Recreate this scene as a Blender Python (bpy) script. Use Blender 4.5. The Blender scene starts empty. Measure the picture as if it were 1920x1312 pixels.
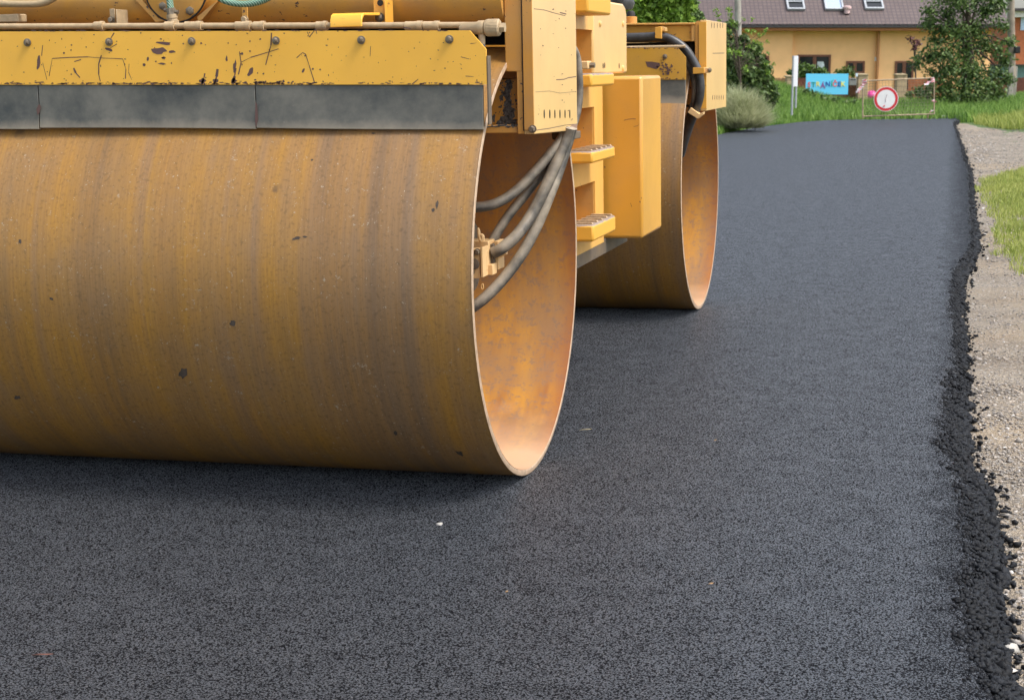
import bpy, bmesh, math, random
import numpy as np
from mathutils import Vector, Matrix, noise
random.seed(7); rng=np.random.default_rng(7)
scene=bpy.context.scene; COL=scene.collection
# ------------------------------------------------------------------ camera
F_PX=3129.1; TH=.26; PI_=math.pi; PITCH=.167; ROLL=-.0193
CAM=Vector((1.2438,-4.9166,1.2354))
Rt=Vector((math.cos(TH),math.sin(TH),0)); F0=Vector((-math.sin(TH),math.cos(TH),0)); Zv=Vector((0,0,1))
Dv=F0*math.cos(PITCH)-Zv*math.sin(PITCH); Uv=F0*math.sin(PITCH)+Zv*math.cos(PITCH)
Xc=Rt*math.cos(ROLL)+Uv*math.sin(ROLL); Yc=-Rt*math.sin(ROLL)+Uv*math.cos(ROLL)
def ray(u,v): return Dv+Xc*((u-960)/F_PX)-Yc*((v-656)/F_PX)
def at(u,v,ax,val):
    d=ray(u,v); i='xyz'.index(ax); return CAM+d*((val-CAM[i])/d[i])
cam=bpy.data.cameras.new('camera'); co=bpy.data.objects.new('camera',cam); COL.objects.link(co)
m=Matrix((Xc,Yc,-Dv)).transposed().to_4x4(); m.translation=CAM; co.matrix_world=m
cam.lens=36*F_PX/1920; cam.sensor_width=36; cam.clip_end=600; cam.clip_start=.05
cam.dof.use_dof=True; cam.dof.focus_distance=5.1; cam.dof.aperture_fstop=13
scene.camera=co
# ------------------------------------------------------------------ light
SUN_EL=math.radians(56); SUN_AZ=math.radians(102)   # azimuth clockwise from +Y
w=bpy.data.worlds.new('World'); scene.world=w; w.use_nodes=True
nt=w.node_tree; bg=nt.nodes['Background']
sky=nt.nodes.new('ShaderNodeTexSky'); sky.sky_type='NISHITA'; sky.sun_disc=False
sky.sun_elevation=SUN_EL; sky.sun_rotation=SUN_AZ; sky.dust_density=3.0; sky.air_density=1.0
hs=nt.nodes.new('ShaderNodeHueSaturation'); hs.inputs['Saturation'].default_value=.55
nt.links.new(sky.outputs[0],hs.inputs['Color']); nt.links.new(hs.outputs[0],bg.inputs[0]); bg.inputs[1].default_value=.14
sl=bpy.data.lights.new('sun','SUN'); so=bpy.data.objects.new('sun',sl); COL.objects.link(so)
sl.energy=1.5; sl.angle=math.radians(22); sl.color=(1,.96,.91)
sd=Vector((math.sin(SUN_AZ)*math.cos(SUN_EL),math.cos(SUN_AZ)*math.cos(SUN_EL),math.sin(SUN_EL)))
so.rotation_euler=sd.to_track_quat('Z','Y').to_euler()
vs=scene.view_settings; vs.view_transform='Standard'; vs.look='None'; vs.exposure=1.1; vs.gamma=1
# ------------------------------------------------------------------ materials
class NT:
    def __init__(s,name):
        s.m=bpy.data.materials.new(name); s.m.use_nodes=True; s.t=s.m.node_tree; s.n=s.t.nodes; s.b=s.n['Principled BSDF']
        s.tc=s.n.new('ShaderNodeTexCoord')
    def L(s,a,b): s.t.links.new(a,b)
    def obj(s,off=True):
        o=s.tc.outputs['Object']
        if not off: return o
        oi=s.n.new('ShaderNodeObjectInfo'); mu=s.n.new('ShaderNodeVectorMath'); mu.operation='ADD'
        sc=s.n.new('ShaderNodeMath'); sc.operation='MULTIPLY'; sc.inputs[1].default_value=17; s.L(oi.outputs['Random'],sc.inputs[0])
        s.L(o,mu.inputs[0]); s.L(sc.outputs[0],mu.inputs[1]); return mu.outputs[0]
    def map(s,v,scale=(1,1,1),loc=(0,0,0)):
        q=s.n.new('ShaderNodeMapping'); q.inputs['Scale'].default_value=scale; q.inputs['Location'].default_value=loc; s.L(v,q.inputs[0]); return q.outputs[0]
    def noise(s,v,sc,det=4,rough=.55,dist=0):
        q=s.n.new('ShaderNodeTexNoise'); q.inputs['Scale'].default_value=sc; q.inputs['Detail'].default_value=det; q.inputs['Roughness'].default_value=rough; q.inputs['Distortion'].default_value=dist
        s.L(v,q.inputs['Vector']); return q.outputs['Fac']
    def vor(s,v,sc,feat='F1',rnd=1):
        q=s.n.new('ShaderNodeTexVoronoi'); q.feature=feat; q.inputs['Scale'].default_value=sc; q.inputs['Randomness'].default_value=rnd; s.L(v,q.inputs['Vector']); return q
    def ramp(s,f,stops,interp='LINEAR'):
        q=s.n.new('ShaderNodeValToRGB'); r=q.color_ramp; r.interpolation=interp
        while len(r.elements)<len(stops): r.elements.new(.5)
        for e,(p,c) in zip(r.elements,stops): e.position=p; e.color=(c,c,c,1) if isinstance(c,(int,float)) else (*c,1)
        s.L(f,q.inputs[0]); return q.outputs[0]
    def mix(s,f,a,b,mode='MIX'):
        q=s.n.new('ShaderNodeMix'); q.data_type='RGBA'; q.blend_type=mode
        for i,x in ((0,f),(6,a),(7,b)):
            if isinstance(x,(int,float)): q.inputs[i].default_value=x
            elif isinstance(x,tuple): q.inputs[i].default_value=(*x,1)
            else: s.L(x,q.inputs[i])
        return q.outputs[2]
    def math(s,op,a,b=0,c=0):
        q=s.n.new('ShaderNodeMath'); q.operation=op
        for i,x in enumerate((a,b,c)):
            if isinstance(x,(int,float)): q.inputs[i].default_value=x
            else: s.L(x,q.inputs[i])
        return q.outputs[0]
    def sep(s,v):
        q=s.n.new('ShaderNodeSeparateXYZ'); s.L(v,q.inputs[0]); return q.outputs
    def bump(s,h,strength=.5,dist=.01):
        q=s.n.new('ShaderNodeBump'); q.inputs['Strength'].default_value=strength; q.inputs['Distance'].default_value=dist; s.L(h,q.inputs['Height'])
        s.L(q.outputs[0],s.b.inputs['Normal']); return q
    def set(s,**k):
        for a,x in k.items():
            i=s.b.inputs[{'color':'Base Color','rough':'Roughness','metal':'Metallic','spec':'Specular IOR Level','coat':'Coat Weight','coatr':'Coat Roughness','trans':'Transmission Weight'}[a]]
            if isinstance(x,(int,float)): i.default_value=x
            elif isinstance(x,tuple): i.default_value=(*x,1)
            else: s.L(x,i)
        return s.m
def flat(name,c,rough=.6,metal=0,var=.15,sc=20,spec=.5):
    q=NT(name); n=q.noise(q.obj(),sc,5); c2=tuple(x*(1-var) for x in c); c3=tuple(min(1,x*(1+var)) for x in c)
    return q.set(color=q.ramp(n,[(.3,c2),(.7,c3)]),rough=rough,metal=metal,spec=spec)
def paint(name,base=(.72,.36,.045),chip=.0,dust=.25,dustc=(.36,.21,.10),rough=.38,scale=1,streak=.0,coat=.0):
    q=NT(name); v=q.obj()
    big=q.noise(v,2.2*scale,3); med=q.noise(v,9*scale,6,.6); fine=q.noise(v,55*scale,5,.65)
    col=q.ramp(big,[(.3,tuple(x*.86 for x in base)),(.7,tuple(min(1,x*1.07) for x in base))])
    dm=q.math('MULTIPLY',q.ramp(med,[(.35,0.0),(.75,1.0)]),dust*1.6)
    if streak:
        st=q.noise(q.map(v,(26,26,1.6)),1,5,.6); dm=q.math('MAXIMUM',dm,q.math('MULTIPLY',q.ramp(st,[(.5,0.0),(.8,1.0)]),streak))
    col=q.mix(dm,col,dustc)
    sp=q.noise(v,170*scale,3,.5); spm=q.ramp(sp,[(.70,0.0),(.76,1.0)])
    col=q.mix(q.math('MULTIPLY',spm,.5),col,(.10,.06,.04))
    a=q.math('ADD',fine,q.math('MULTIPLY',big,.35)); thr=1.02-chip
    cm=q.ramp(a,[(max(0,thr-.16),0.0),(min(1,thr-.145),1.0)])
    col=q.mix(cm,col,(.075,.045,.04))
    r=q.math('ADD',q.math('MULTIPLY',med,.25),rough-.1)
    q.bump(q.math('SUBTRACT',fine,q.math('MULTIPLY',cm,.6)),.12,.002)
    q.b.inputs['Coat Weight'].default_value=coat; q.b.inputs['Coat Roughness'].default_value=.3; q.b.inputs['Coat IOR'].default_value=1.55
    return q.set(color=col,rough=r,spec=.6)
M={}
M['paint']=paint('yellow_paint',base=(.74,.37,.05),chip=.02,dust=.10)
M['plate']=paint('yellow_scraper_paint',base=(.96,.50,.055),chip=.0,dust=.05,rough=.42)
M['pale']=paint('sheen_pale_yellow_paint',base=(.76,.48,.17),coat=.6,chip=-.01,dust=.06,rough=.40)  # paler base paints in the grazing sky sheen of the side faces
M['colpaint']=paint('step_column_paint',base=(.76,.42,.10),dust=.08,chip=-.01)
M['tank']=paint('tank_paint',base=(.70,.34,.035),coat=.5,chip=-.03,dust=.10,rough=.36)
M['dirty']=paint('dirty_orange_paint',base=(.66,.33,.055),chip=.03,dust=.4,rough=.5,streak=.4)
M['tarry']=paint('tar_stained_paint',base=(.56,.26,.03),chip=.08,dust=.2,rough=.55)
M['rearplate']=paint('chipped_rear_paint',base=(.70,.37,.045),chip=.02,dust=.12)
M['motor']=paint('dusty_motor_paint',base=(.78,.50,.22),chip=.0,dust=.2,dustc=(.45,.30,.16),rough=.55)
M['rustline']=flat('bare_rust',(.12,.065,.055),.7)
M['bolt']=flat('bolt_steel',(.22,.18,.13),.45,.5,.3,90)
M['tan']=flat('dusty_plastic',(.42,.31,.18),.6,0,.15,60)
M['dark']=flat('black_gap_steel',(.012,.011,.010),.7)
M['grime']=paint('grimy_frame',base=(.16,.11,.06),chip=.0,dust=.4,dustc=(.05,.05,.055),rough=.55)
M['green_hose']=flat('green_hose',(.10,.24,.17),.4,0,.5,300)
M['skin']=flat('x',(1,1,1)); del M['skin']
# rubber
q=NT('scraper_rubber'); v=q.obj(); st=q.noise(q.map(v,(1.6,1,9)),1,5,.6); n=q.noise(v,7,6,.65); f=q.noise(v,120,3)
z=q.sep(q.tc.outputs['Object'])[2]
bot=q.ramp(q.math('ADD',q.math('SUBTRACT',1.097,q.math('ADD',q.math('ADD',z,q.math('MULTIPLY',q.sep(q.tc.outputs['Object'])[0],.0157)),q.math('MULTIPLY',q.math('GREATER_THAN',q.sep(q.tc.outputs['Object'])[1],1.0),.0))),q.math('MULTIPLY',q.math('SUBTRACT',n,.5),.05)),[(0.0,0.0),(.035,1.0)])
col=q.ramp(n,[(.32,(.055,.060,.057)),(.66,(.175,.165,.135))]); col=q.mix(q.math('MULTIPLY',bot,.75),col,(.36,.30,.22))
col=q.mix(q.math('MULTIPLY',q.ramp(f,[(.7,0.0),(.78,1.0)]),.4),col,(.35,.31,.25))
M['rubber']=q.set(color=col,rough=.55)
q.bump(n,.1,.002)
# hose rubber
q=NT('dusty_hose'); v=q.obj(); n=q.noise(v,14,5,.6); f=q.noise(v,150,4)
nz=q.n.new('ShaderNodeNewGeometry'); up=q.sep(nz.outputs['Normal'])[2]
dm=q.ramp(q.math('ADD',q.math('MULTIPLY',up,.3),n),[(.35,0.0),(.8,1.0)])
M['hose']=q.set(color=q.mix(dm,(.06,.055,.048),(.36,.30,.22)),rough=.5)
q=NT('black_hose'); v=q.obj(); n=q.noise(v,14,5,.6)
M['bhose']=q.set(color=q.ramp(n,[(.35,(.02,.021,.023)),(.7,(.07,.07,.07))]),rough=.38)
# drum outer steel: UV = (axial metres, arc metres)
q=NT('rolled_drum_steel'); uv=q.tc.outputs['UV']
oi=q.n.new('ShaderNodeObjectInfo'); ad=q.n.new('ShaderNodeVectorMath'); ad.operation='ADD'
sc=q.math('MULTIPLY',oi.outputs['Random'],23); q.L(uv,ad.inputs[0]); q.L(sc,ad.inputs[1]); v=ad.outputs[0]
wob=q.n.new('ShaderNodeVectorMath'); wob.operation='ADD'
bands=q.noise(q.map(v,(5,.16,1)),1,3,.6,.0); bands2=q.noise(q.map(v,(22,.5,1)),1,5,.65,.0); fineb=q.noise(q.map(v,(170,5,1)),1,4,.7)
cloud=q.noise(v,3.4,6,.6); grit=q.noise(v,95,4,.6)
col=q.ramp(bands,[(.31,(.17,.11,.062)),(.44,(.35,.19,.060)),(.51,(.44,.225,.042)),(.59,(.31,.185,.09)),(.70,(.19,.13,.085))])
col=q.mix(q.ramp(bands2,[(.35,0.0),(.7,.6)]),col,(.49,.23,.034))
col=q.mix(q.ramp(cloud,[(.42,0.0),(.72,.55)]),col,(.27,.18,.11))
col=q.mix(q.math('MULTIPLY',q.ramp(fineb,[(.38,0.0),(.66,1.0)]),.28),col,(.15,.08,.03))
col=q.mix(q.math('MULTIPLY',q.ramp(grit,[(.3,1.0),(.48,0.0)]),.35),col,(.07,.045,.022))
g2=q.noise(v,60,5,.72); fl=q.noise(q.map(v,(1,1,1),(3,9,2)),8,4)
col=q.mix(q.math('MULTIPLY',q.ramp(q.math('ADD',g2,q.math('MULTIPLY',fl,.25)),[(.76,0.0),(.82,1.0)]),.8),col,(.46,.38,.27))
sp2=q.noise(q.map(v,(1,.8,1),(31,5,2)),210,2,.5); col=q.mix(q.math('MULTIPLY',q.ramp(sp2,[(.735,0.0),(.76,1.0)]),.75),col,(.62,.54,.40))
dk=q.noise(q.map(v,(1.2,1,1),(7,1,3)),9,3,.5); col=q.mix(q.math('MULTIPLY',q.ramp(dk,[(.72,0.0),(.77,1.0)]),.6),col,(.09,.06,.04))
# blotchy grey edge wear near the rim
ux=q.sep(uv)[0]; edge=q.ramp(q.math('ADD',ux,q.math('MULTIPLY',cloud,.1)),[(.0,0.0),(.001,0.0)])
r=q.math('ADD',q.math('MULTIPLY',bands2,.22),.34)
q.bump(q.math('ADD',fineb,grit),.09,.002)
M['drum']=q.set(color=col,rough=r,metal=.2,spec=.5)
# drum inner
q=NT('rusty_inner_paint'); uv=q.tc.outputs['UV']
oi=q.n.new('ShaderNodeObjectInfo'); ad=q.n.new('ShaderNodeVectorMath'); ad.operation='ADD'; q.L(uv,ad.inputs[0]); q.L(q.math('MULTIPLY',oi.outputs['Random'],9),ad.inputs[1]); v=ad.outputs[0]
n=q.noise(v,5,6,.62); n2=q.noise(q.map(v,(7,1.2,1)),1,4,.6); f=q.noise(v,48,6,.72)
col=q.ramp(n2,[(.33,(.25,.13,.06)),(.5,(.46,.215,.03)),(.68,(.30,.12,.03))])
col=q.mix(q.ramp(n,[(.40,0.0),(.62,.7)]),col,(.27,.155,.08))
col=q.mix(q.math('MULTIPLY',q.ramp(f,[(.52,0.0),(.60,1.0)]),.6),col,(.20,.13,.09))
sp=q.noise(v,14,3,.5); col=q.mix(q.math('MULTIPLY',q.ramp(sp,[(.70,0.0),(.76,1.0)]),.6),col,(.12,.09,.08))
# rust band along the lip, settled dust at the very bottom
ux,uy,_=q.sep(uv)
rust=q.ramp(q.math('ADD',ux,q.math('MULTIPLY',q.math('SUBTRACT',n,.5),.08)),[(.0,1.0),(.07,0.0)])
col=q.mix(q.math('MULTIPLY',rust,.6),col,(.26,.07,.02))
bt=q.ramp(q.math('ADD',q.math('ABSOLUTE',uy),q.math('MULTIPLY',q.math('SUBTRACT',n,.5),.35)),[(.06,1.0),(.36,0.0)])
col=q.mix(q.math('MULTIPLY',bt,.85),col,(.58,.38,.24))
M['inner']=q.set(color=col,rough=.6); q.bump(f,.1,.002)
M['rim']=flat('worn_rim_steel',(.46,.33,.22),.5,.1,.25,40)
# asphalt
def asphalt_mat(name):
    q=NT(name); v=q.tc.outputs['Object']
    wv=q.n.new('ShaderNodeTexNoise'); wv.inputs['Scale'].default_value=90; wv.inputs['Detail'].default_value=3; q.L(v,wv.inputs['Vector'])
    wm=q.n.new('ShaderNodeVectorMath'); wm.operation='SCALE'; wm.inputs['Scale'].default_value=.010; q.L(wv.outputs['Color'],wm.inputs[0])
    va=q.n.new('ShaderNodeVectorMath'); va.operation='ADD'; q.L(v,va.inputs[0]); q.L(wm.outputs[0],va.inputs[1]); vv=va.outputs[0]
    a=q.vor(vv,215); n=q.noise(v,390,4,.65); n2=q.noise(v,620,2); big=q.noise(v,1.1,4); str_=q.noise(q.map(v,(.5,.14,1)),1,4,.6); med=q.noise(v,9,5,.65); cross=q.noise(q.map(v,(.35,3.2,1)),1,4,.6)
    rnd=q.sep(a.outputs['Color'])[0]
    # pits: dark binder between the flattened stone tops
    pf=q.math('ADD',q.math('MULTIPLY',a.outputs['Distance'],.55),q.math('MULTIPLY',n,.55)); pf=q.math('ADD',pf,q.math('MULTIPLY',med,.13))
    ex_=q.ramp(q.math('ADD',q.sep(v)[0],q.math('MULTIPLY',q.math('SUBTRACT',med,.5),.35)),[(.0,0.0),(1.0,1.0)]); ex2=q.n.new('ShaderNodeMapRange'); ex2.inputs['From Min'].default_value=1.16; ex2.inputs['From Max'].default_value=1.38; q.L(q.math('ADD',q.sep(v)[0],q.math('MULTIPLY',q.math('SUBTRACT',med,.5),.22)),ex2.inputs['Value'])
    pf=q.math('ADD',pf,q.math('MULTIPLY',ex2.outputs[0],.11))
    pit=q.ramp(pf,[(.52,0.0),(.67,1.0)])
    col=q.ramp(rnd,[(0.0,(.009,.0105,.0130)),(.6,(.021,.0240,.029)),(.95,(.046,.051,.060)),(1.0,(.17,.16,.15))])
    col=q.mix(q.ramp(big,[(.35,0.0),(.7,.3)]),col,(.030,.034,.040))
    col=q.mix(q.math('MULTIPLY',pit,.93),col,(.004,.004,.005))
    h=q.math('SUBTRACT',q.math('MULTIPLY',rnd,.35),q.math('MULTIPLY',pit,1.0)); h=q.math('ADD',h,q.math('MULTIPLY',n2,.25))
    q.bump(h,.65,.0028)
    r_=q.math('ADD',q.math('MULTIPLY',rnd,.2),.50); r_=q.math('ADD',r_,q.math('MULTIPLY',str_,.12))
    cw=q.math('MULTIPLY',q.math('SUBTRACT',1.0,q.math('MULTIPLY',pit,.95)),q.math('ADD',.55,q.math('MULTIPLY',q.math('ADD',str_,cross),.12))); q.L(cw,q.b.inputs['Coat Weight']); q.b.inputs['Coat Roughness'].default_value=.46; q.b.inputs['Coat IOR'].default_value=1.75
    q.L(q.math('MULTIPLY',q.math('SUBTRACT',1.0,pit),.345),q.b.inputs['Sheen Weight']); q.b.inputs['Sheen Roughness'].default_value=.33; q.b.inputs['Sheen Tint'].default_value=(.78,.87,1,1)
    sp_=q.math('MULTIPLY',q.math('SUBTRACT',1.05,pit),.6); q.L(sp_,q.b.inputs['Specular IOR Level'])
    return q.set(color=col,rough=r_)
M['asphalt']=asphalt_mat('fresh_asphalt'); M['crumb']=NT('bitumen_crumb')
q=M['crumb']; geo=q.n.new('ShaderNodeNewGeometry'); rr=geo.outputs['Random Per Island']; n=q.noise(q.tc.outputs['Object'],260,3)
M['crumb']=q.set(color=q.ramp(rr,[(0.0,(.003,.0035,.0045)),(1.0,(.011,.013,.017))]),rough=.62,spec=.25); q.bump(n,.6,.003)
q=NT('gravel_ground'); v=q.tc.outputs['Object']
n=q.noise(v,2.2,6,.65); a=q.vor(v,60); b=q.vor(v,170); c=q.vor(v,22); f=q.noise(v,300,4,.6); g=q.noise(v,.7,3)
pa=q.sep(a.outputs['Color'])[1]; pb=q.sep(b.outputs['Color'])[0]
dirt=q.ramp(n,[(.3,(.18,.14,.095)),(.55,(.33,.275,.205)),(.75,(.42,.365,.285))])
peb=q.ramp(pa,[(.0,(.10,.09,.08)),(.35,(.24,.22,.2)),(.6,(.36,.33,.29)),(.85,(.42,.34,.24)),(1.0,(.62,.60,.56))])
col=q.mix(q.ramp(a.outputs['Distance'],[(.35,.8),(.5,0.0)]),dirt,peb)
col=q.mix(q.ramp(b.outputs['Distance'],[(.25,.55),(.5,0.0)]),col,q.ramp(pb,[(0.,(.10,.085,.07)),(1.,(.52,.48,.42))]))
col=q.mix(q.ramp(g,[(.48,0.0),(.64,.5)]),col,(.44,.33,.20))
col=q.mix(q.math('MULTIPLY',q.ramp(f,[(.3,.6),(.45,0.0)]),.6),col,(.07,.055,.04))
h=q.math('SUBTRACT',q.math('MULTIPLY',f,.6),q.math('ADD',a.outputs['Distance'],b.outputs['Distance'])); q.bump(h,1.0,.009)
M['gravel']=q.set(color=col,rough=.85,spec=.3)
q=NT('meadow_soil'); v=q.tc.outputs['Object']; n=q.noise(v,.9,5,.6); f=q.noise(v,18,5,.7)
col=q.mix(q.ramp(f,[(.35,0.0),(.7,.7)]),q.ramp(n,[(.35,(.035,.075,.015)),(.65,(.085,.13,.03))]),(.10,.16,.035))
M['soil']=q.set(color=col,rough=.9)
q=NT('pebble_stone'); geo=q.n.new('ShaderNodeNewGeometry'); rr=geo.outputs['Random Per Island']
M['pebble']=q.set(color=q.mix(.3,q.ramp(rr,[(.0,(.09,.08,.07)),(.3,(.20,.18,.155)),(.6,(.32,.29,.25)),(.85,(.38,.29,.2)),(1.0,(.62,.60,.57))]),q.ramp(q.noise(q.tc.outputs['Object'],150,4),[(.3,(.1,.09,.08)),(.7,(.5,.46,.42))])),rough=.8)
def leafmat(name,dark,light,tr=.25):
    q=NT(name); geo=q.n.new('ShaderNodeNewGeometry'); rr=geo.outputs['Random Per Island']; n=q.noise(q.tc.outputs['Object'],1.6,3)
    f=q.math('ADD',q.math('MULTIPLY',rr,.5),q.math('MULTIPLY',n,.5))
    col=q.ramp(f,[(.25,dark),(.75,light)])
    q.set(color=col,rough=.5,spec=.4)
    t=q.n.new('ShaderNodeBsdfTranslucent'); q.L(col,t.inputs[0]); mx=q.n.new('ShaderNodeMixShader'); mx.inputs[0].default_value=tr
    q.L(q.b.outputs[0],mx.inputs[1]); q.L(t.outputs[0],mx.inputs[2]); q.L(mx.outputs[0],q.n['Material Output'].inputs[0]); return q.m
M['leaf_dark']=leafmat('dark_leaf',(.03,.07,.018),(.17,.25,.065))
M['leaf_mid']=leafmat('mid_leaf',(.03,.075,.012),(.13,.21,.035))
M['leaf_lime']=leafmat('lime_leaf',(.10,.20,.02),(.28,.42,.06),.35)
M['leaf_grey']=leafmat('grey_green_blade',(.24,.28,.13),(.60,.60,.38),.4)
M['grass']=leafmat('grass_blade',(.045,.13,.012),(.28,.43,.09),.35)
M['verge_grass']=leafmat('verge_grass_blade',(.16,.23,.025),(.50,.52,.15),.35)
M['leaf_red']=leafmat('purple_leaf',(.07,.025,.03),(.18,.07,.07),.2)
M['bark']=flat('bark',(.07,.05,.035),.85,0,.3,30)
# ------------------------------------------------------------------ mesh builder
class MB:
    def __init__(s): s.v=[]; s.f=[]; s.mi=[]; s.uv=None
    def face(s,pts,mi=0):
        b=len(s.v); s.v+= [tuple(p) for p in pts]; s.f.append(tuple(range(b,b+len(pts)))); s.mi.append(mi)
    def raw(s,vs,fs,mi=0):
        b=len(s.v); s.v+=[tuple(p) for p in vs]; s.f+=[tuple(b+i for i in f) for f in fs]; s.mi+=[mi]*len(fs)
    def box(s,x0,x1,y0,y1,z0,z1,mi=0,M_=None):
        vs=[Vector((x,y,z)) for z in(z0,z1) for y in(y0,y1) for x in(x0,x1)]
        if M_ is not None: vs=[M_@p for p in vs]
        s.raw(vs,[(0,2,3,1),(4,5,7,6),(0,1,5,4),(2,6,7,3),(0,4,6,2),(1,3,7,5)],mi)
    def prism(s,poly,axis,a,b,mi=0):
        # poly list of 2D pts in the two other axes (cyclic order), extruded along axis from a to b
        def P(p,t):
            return {'x':(t,p[0],p[1]),'y':(p[0],t,p[1]),'z':(p[0],p[1],t)}[axis]
        n=len(poly); vs=[P(p,a) for p in poly]+[P(p,b) for p in poly]
        s.raw(vs,[tuple(range(n-1,-1,-1)),tuple(range(n,2*n))]+[(i,(i+1)%n,n+(i+1)%n,n+i) for i in range(n)],mi)
    def tube(s,pts,r,seg=12,mi=0,cap=True,smooth=8):
        pts=[Vector(p) for p in pts]
        if smooth and len(pts)>2:
            out=[]
            for i in range(len(pts)-1):
                p0=pts[max(i-1,0)];p1=pts[i];p2=pts[i+1];p3=pts[min(i+2,len(pts)-1)]
                for k in range(smooth):
                    t=k/smooth; out.append(.5*((2*p1)+(-p0+p2)*t+(2*p0-5*p1+4*p2-p3)*t*t+(-p0+3*p1-3*p2+p3)*t**3))
            out.append(pts[-1]); rr=r
            if not isinstance(r,(int,float)):
                rr=[]
                for i in range(len(pts)-1):
                    for k in range(smooth): rr.append(r[i]+(r[i+1]-r[i])*k/smooth)
                rr.append(r[-1])
            pts=out; r=rr
        n=len(pts); R=[r]*n if isinstance(r,(int,float)) else r
        b=len(s.v); up=None
        for i,p in enumerate(pts):
            t=(pts[min(i+1,n-1)]-pts[max(i-1,0)]).normalized()
            if up is None:
                up=t.cross(Vector((0,0,1)));
                if up.length<.1: up=t.cross(Vector((1,0,0)))
                up.normalize()
            up=(up-t*up.dot(t)).normalized(); w_=t.cross(up)
            for k in range(seg):
                a=2*math.pi*k/seg; s.v.append(tuple(p+up*(R[i]*math.cos(a))+w_*(R[i]*math.sin(a))))
        for i in range(n-1):
            for k in range(seg):
                a=b+i*seg+k; c=b+i*seg+(k+1)%seg; s.f.append((a,c,c+seg,a+seg)); s.mi.append(mi)
        if cap:
            s.f.append(tuple(b+k for k in range(seg-1,-1,-1))); s.mi.append(mi)
            s.f.append(tuple(b+(n-1)*seg+k for k in range(seg))); s.mi.append(mi)
    def lathe(s,prof,c,axis,seg=32,mi=0):
        # prof [(t along axis, r)], c origin
        ax={'x':(Vector((1,0,0)),Vector((0,1,0)),Vector((0,0,1))),'y':(Vector((0,1,0)),Vector((0,0,1)),Vector((1,0,0))),'z':(Vector((0,0,1)),Vector((1,0,0)),Vector((0,1,0)))}[axis]
        c=Vector(c); b=len(s.v)
        for t,r in prof:
            for k in range(seg):
                a=2*math.pi*k/seg; s.v.append(tuple(c+ax[0]*t+ax[1]*(r*math.cos(a))+ax[2]*(r*math.sin(a))))
        for i in range(len(prof)-1):
            for k in range(seg):
                p=b+i*seg+k; q_=b+i*seg+(k+1)%seg; s.f.append((p,q_,q_+seg,p+seg)); s.mi.append(mi)
        s.f.append(tuple(b+k for k in range(seg-1,-1,-1))); s.mi.append(mi)
        s.f.append(tuple(b+(len(prof)-1)*seg+k for k in range(seg))); s.mi.append(mi)
    def tilt(s,k=.0157): s.v=[(x,y,z-x*k) for x,y,z in s.v]; return s
    def build(s,name,mats,parent=None,smooth=False,bevel=0,label=None,auto=None):
        me=bpy.data.meshes.new(name); me.from_pydata(s.v,[],s.f)
        mats=mats if isinstance(mats,(list,tuple)) else [mats]
        for mm in mats: me.materials.append(mm)
        if len(mats)>1: me.polygons.foreach_set('material_index',s.mi)
        bm=bmesh.new(); bm.from_mesh(me); bmesh.ops.recalc_face_normals(bm,faces=bm.faces); bm.to_mesh(me); bm.free()
        if smooth:
            me.polygons.foreach_set('use_smooth',[True]*len(me.polygons)); me.set_sharp_from_angle(angle=math.radians(40))
        o=bpy.data.objects.new(name,me); COL.objects.link(o)
        if parent is not None: attach(o,parent)
        if bevel:
            bv=o.modifiers.new('bevel','BEVEL'); bv.width=bevel; bv.segments=2; bv.limit_method='ANGLE'; bv.angle_limit=math.radians(50); bv.harden_normals=False
            me.polygons.foreach_set('use_smooth',[True]*len(me.polygons)); me.set_sharp_from_angle(angle=math.radians(35))
        if label: o['label']=label
        return o
def attach(o,parent):
    # children are modelled in world coordinates of the root frame unless the parent is a bg root
    o.parent=parent
    if parent.get('_w',0): o.location=-Vector(parent['_off'])
def fastmesh(name,V,F,mat,parent=None,smooth=False):
    V=np.asarray(V,dtype=np.float32); F=np.asarray(F,dtype=np.int32); me=bpy.data.meshes.new(name)
    me.vertices.add(len(V)); me.vertices.foreach_set('co',V.ravel()); k=F.shape[1]
    me.loops.add(F.size); me.loops.foreach_set('vertex_index',F.ravel()); me.polygons.add(len(F))
    me.polygons.foreach_set('loop_start',np.arange(0,F.size,k,dtype=np.int32)); me.polygons.foreach_set('loop_total',np.full(len(F),k,dtype=np.int32))
    if smooth: me.polygons.foreach_set('use_smooth',[True]*len(F))
    me.materials.append(mat); me.update(calc_edges=True)
    o=bpy.data.objects.new(name,me); COL.objects.link(o)
    if parent is not None: o.parent=parent
    return o
def tag(o,label=None,cat=None,group=None,kind=None):
    for k,x in(('label',label),('category',cat),('group',group),('kind',kind)):
        if x: o[k]=x
    return o
def wempty(name,loc,*t,**k):
    o=bpy.data.objects.new(name,None); COL.objects.link(o); o.location=loc; o.empty_display_size=.2; tag(o,*t,**k); ROOTOFF[name]=loc; return o
ROOTOFF={}
def part(mb,name,mats,root,**k):
    o=mb.build(name,mats,None,**k); o.parent=root
    o.location=-root.matrix_basis.translation if root.name in ROOTOFF else (0,0,0)
    return o
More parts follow.
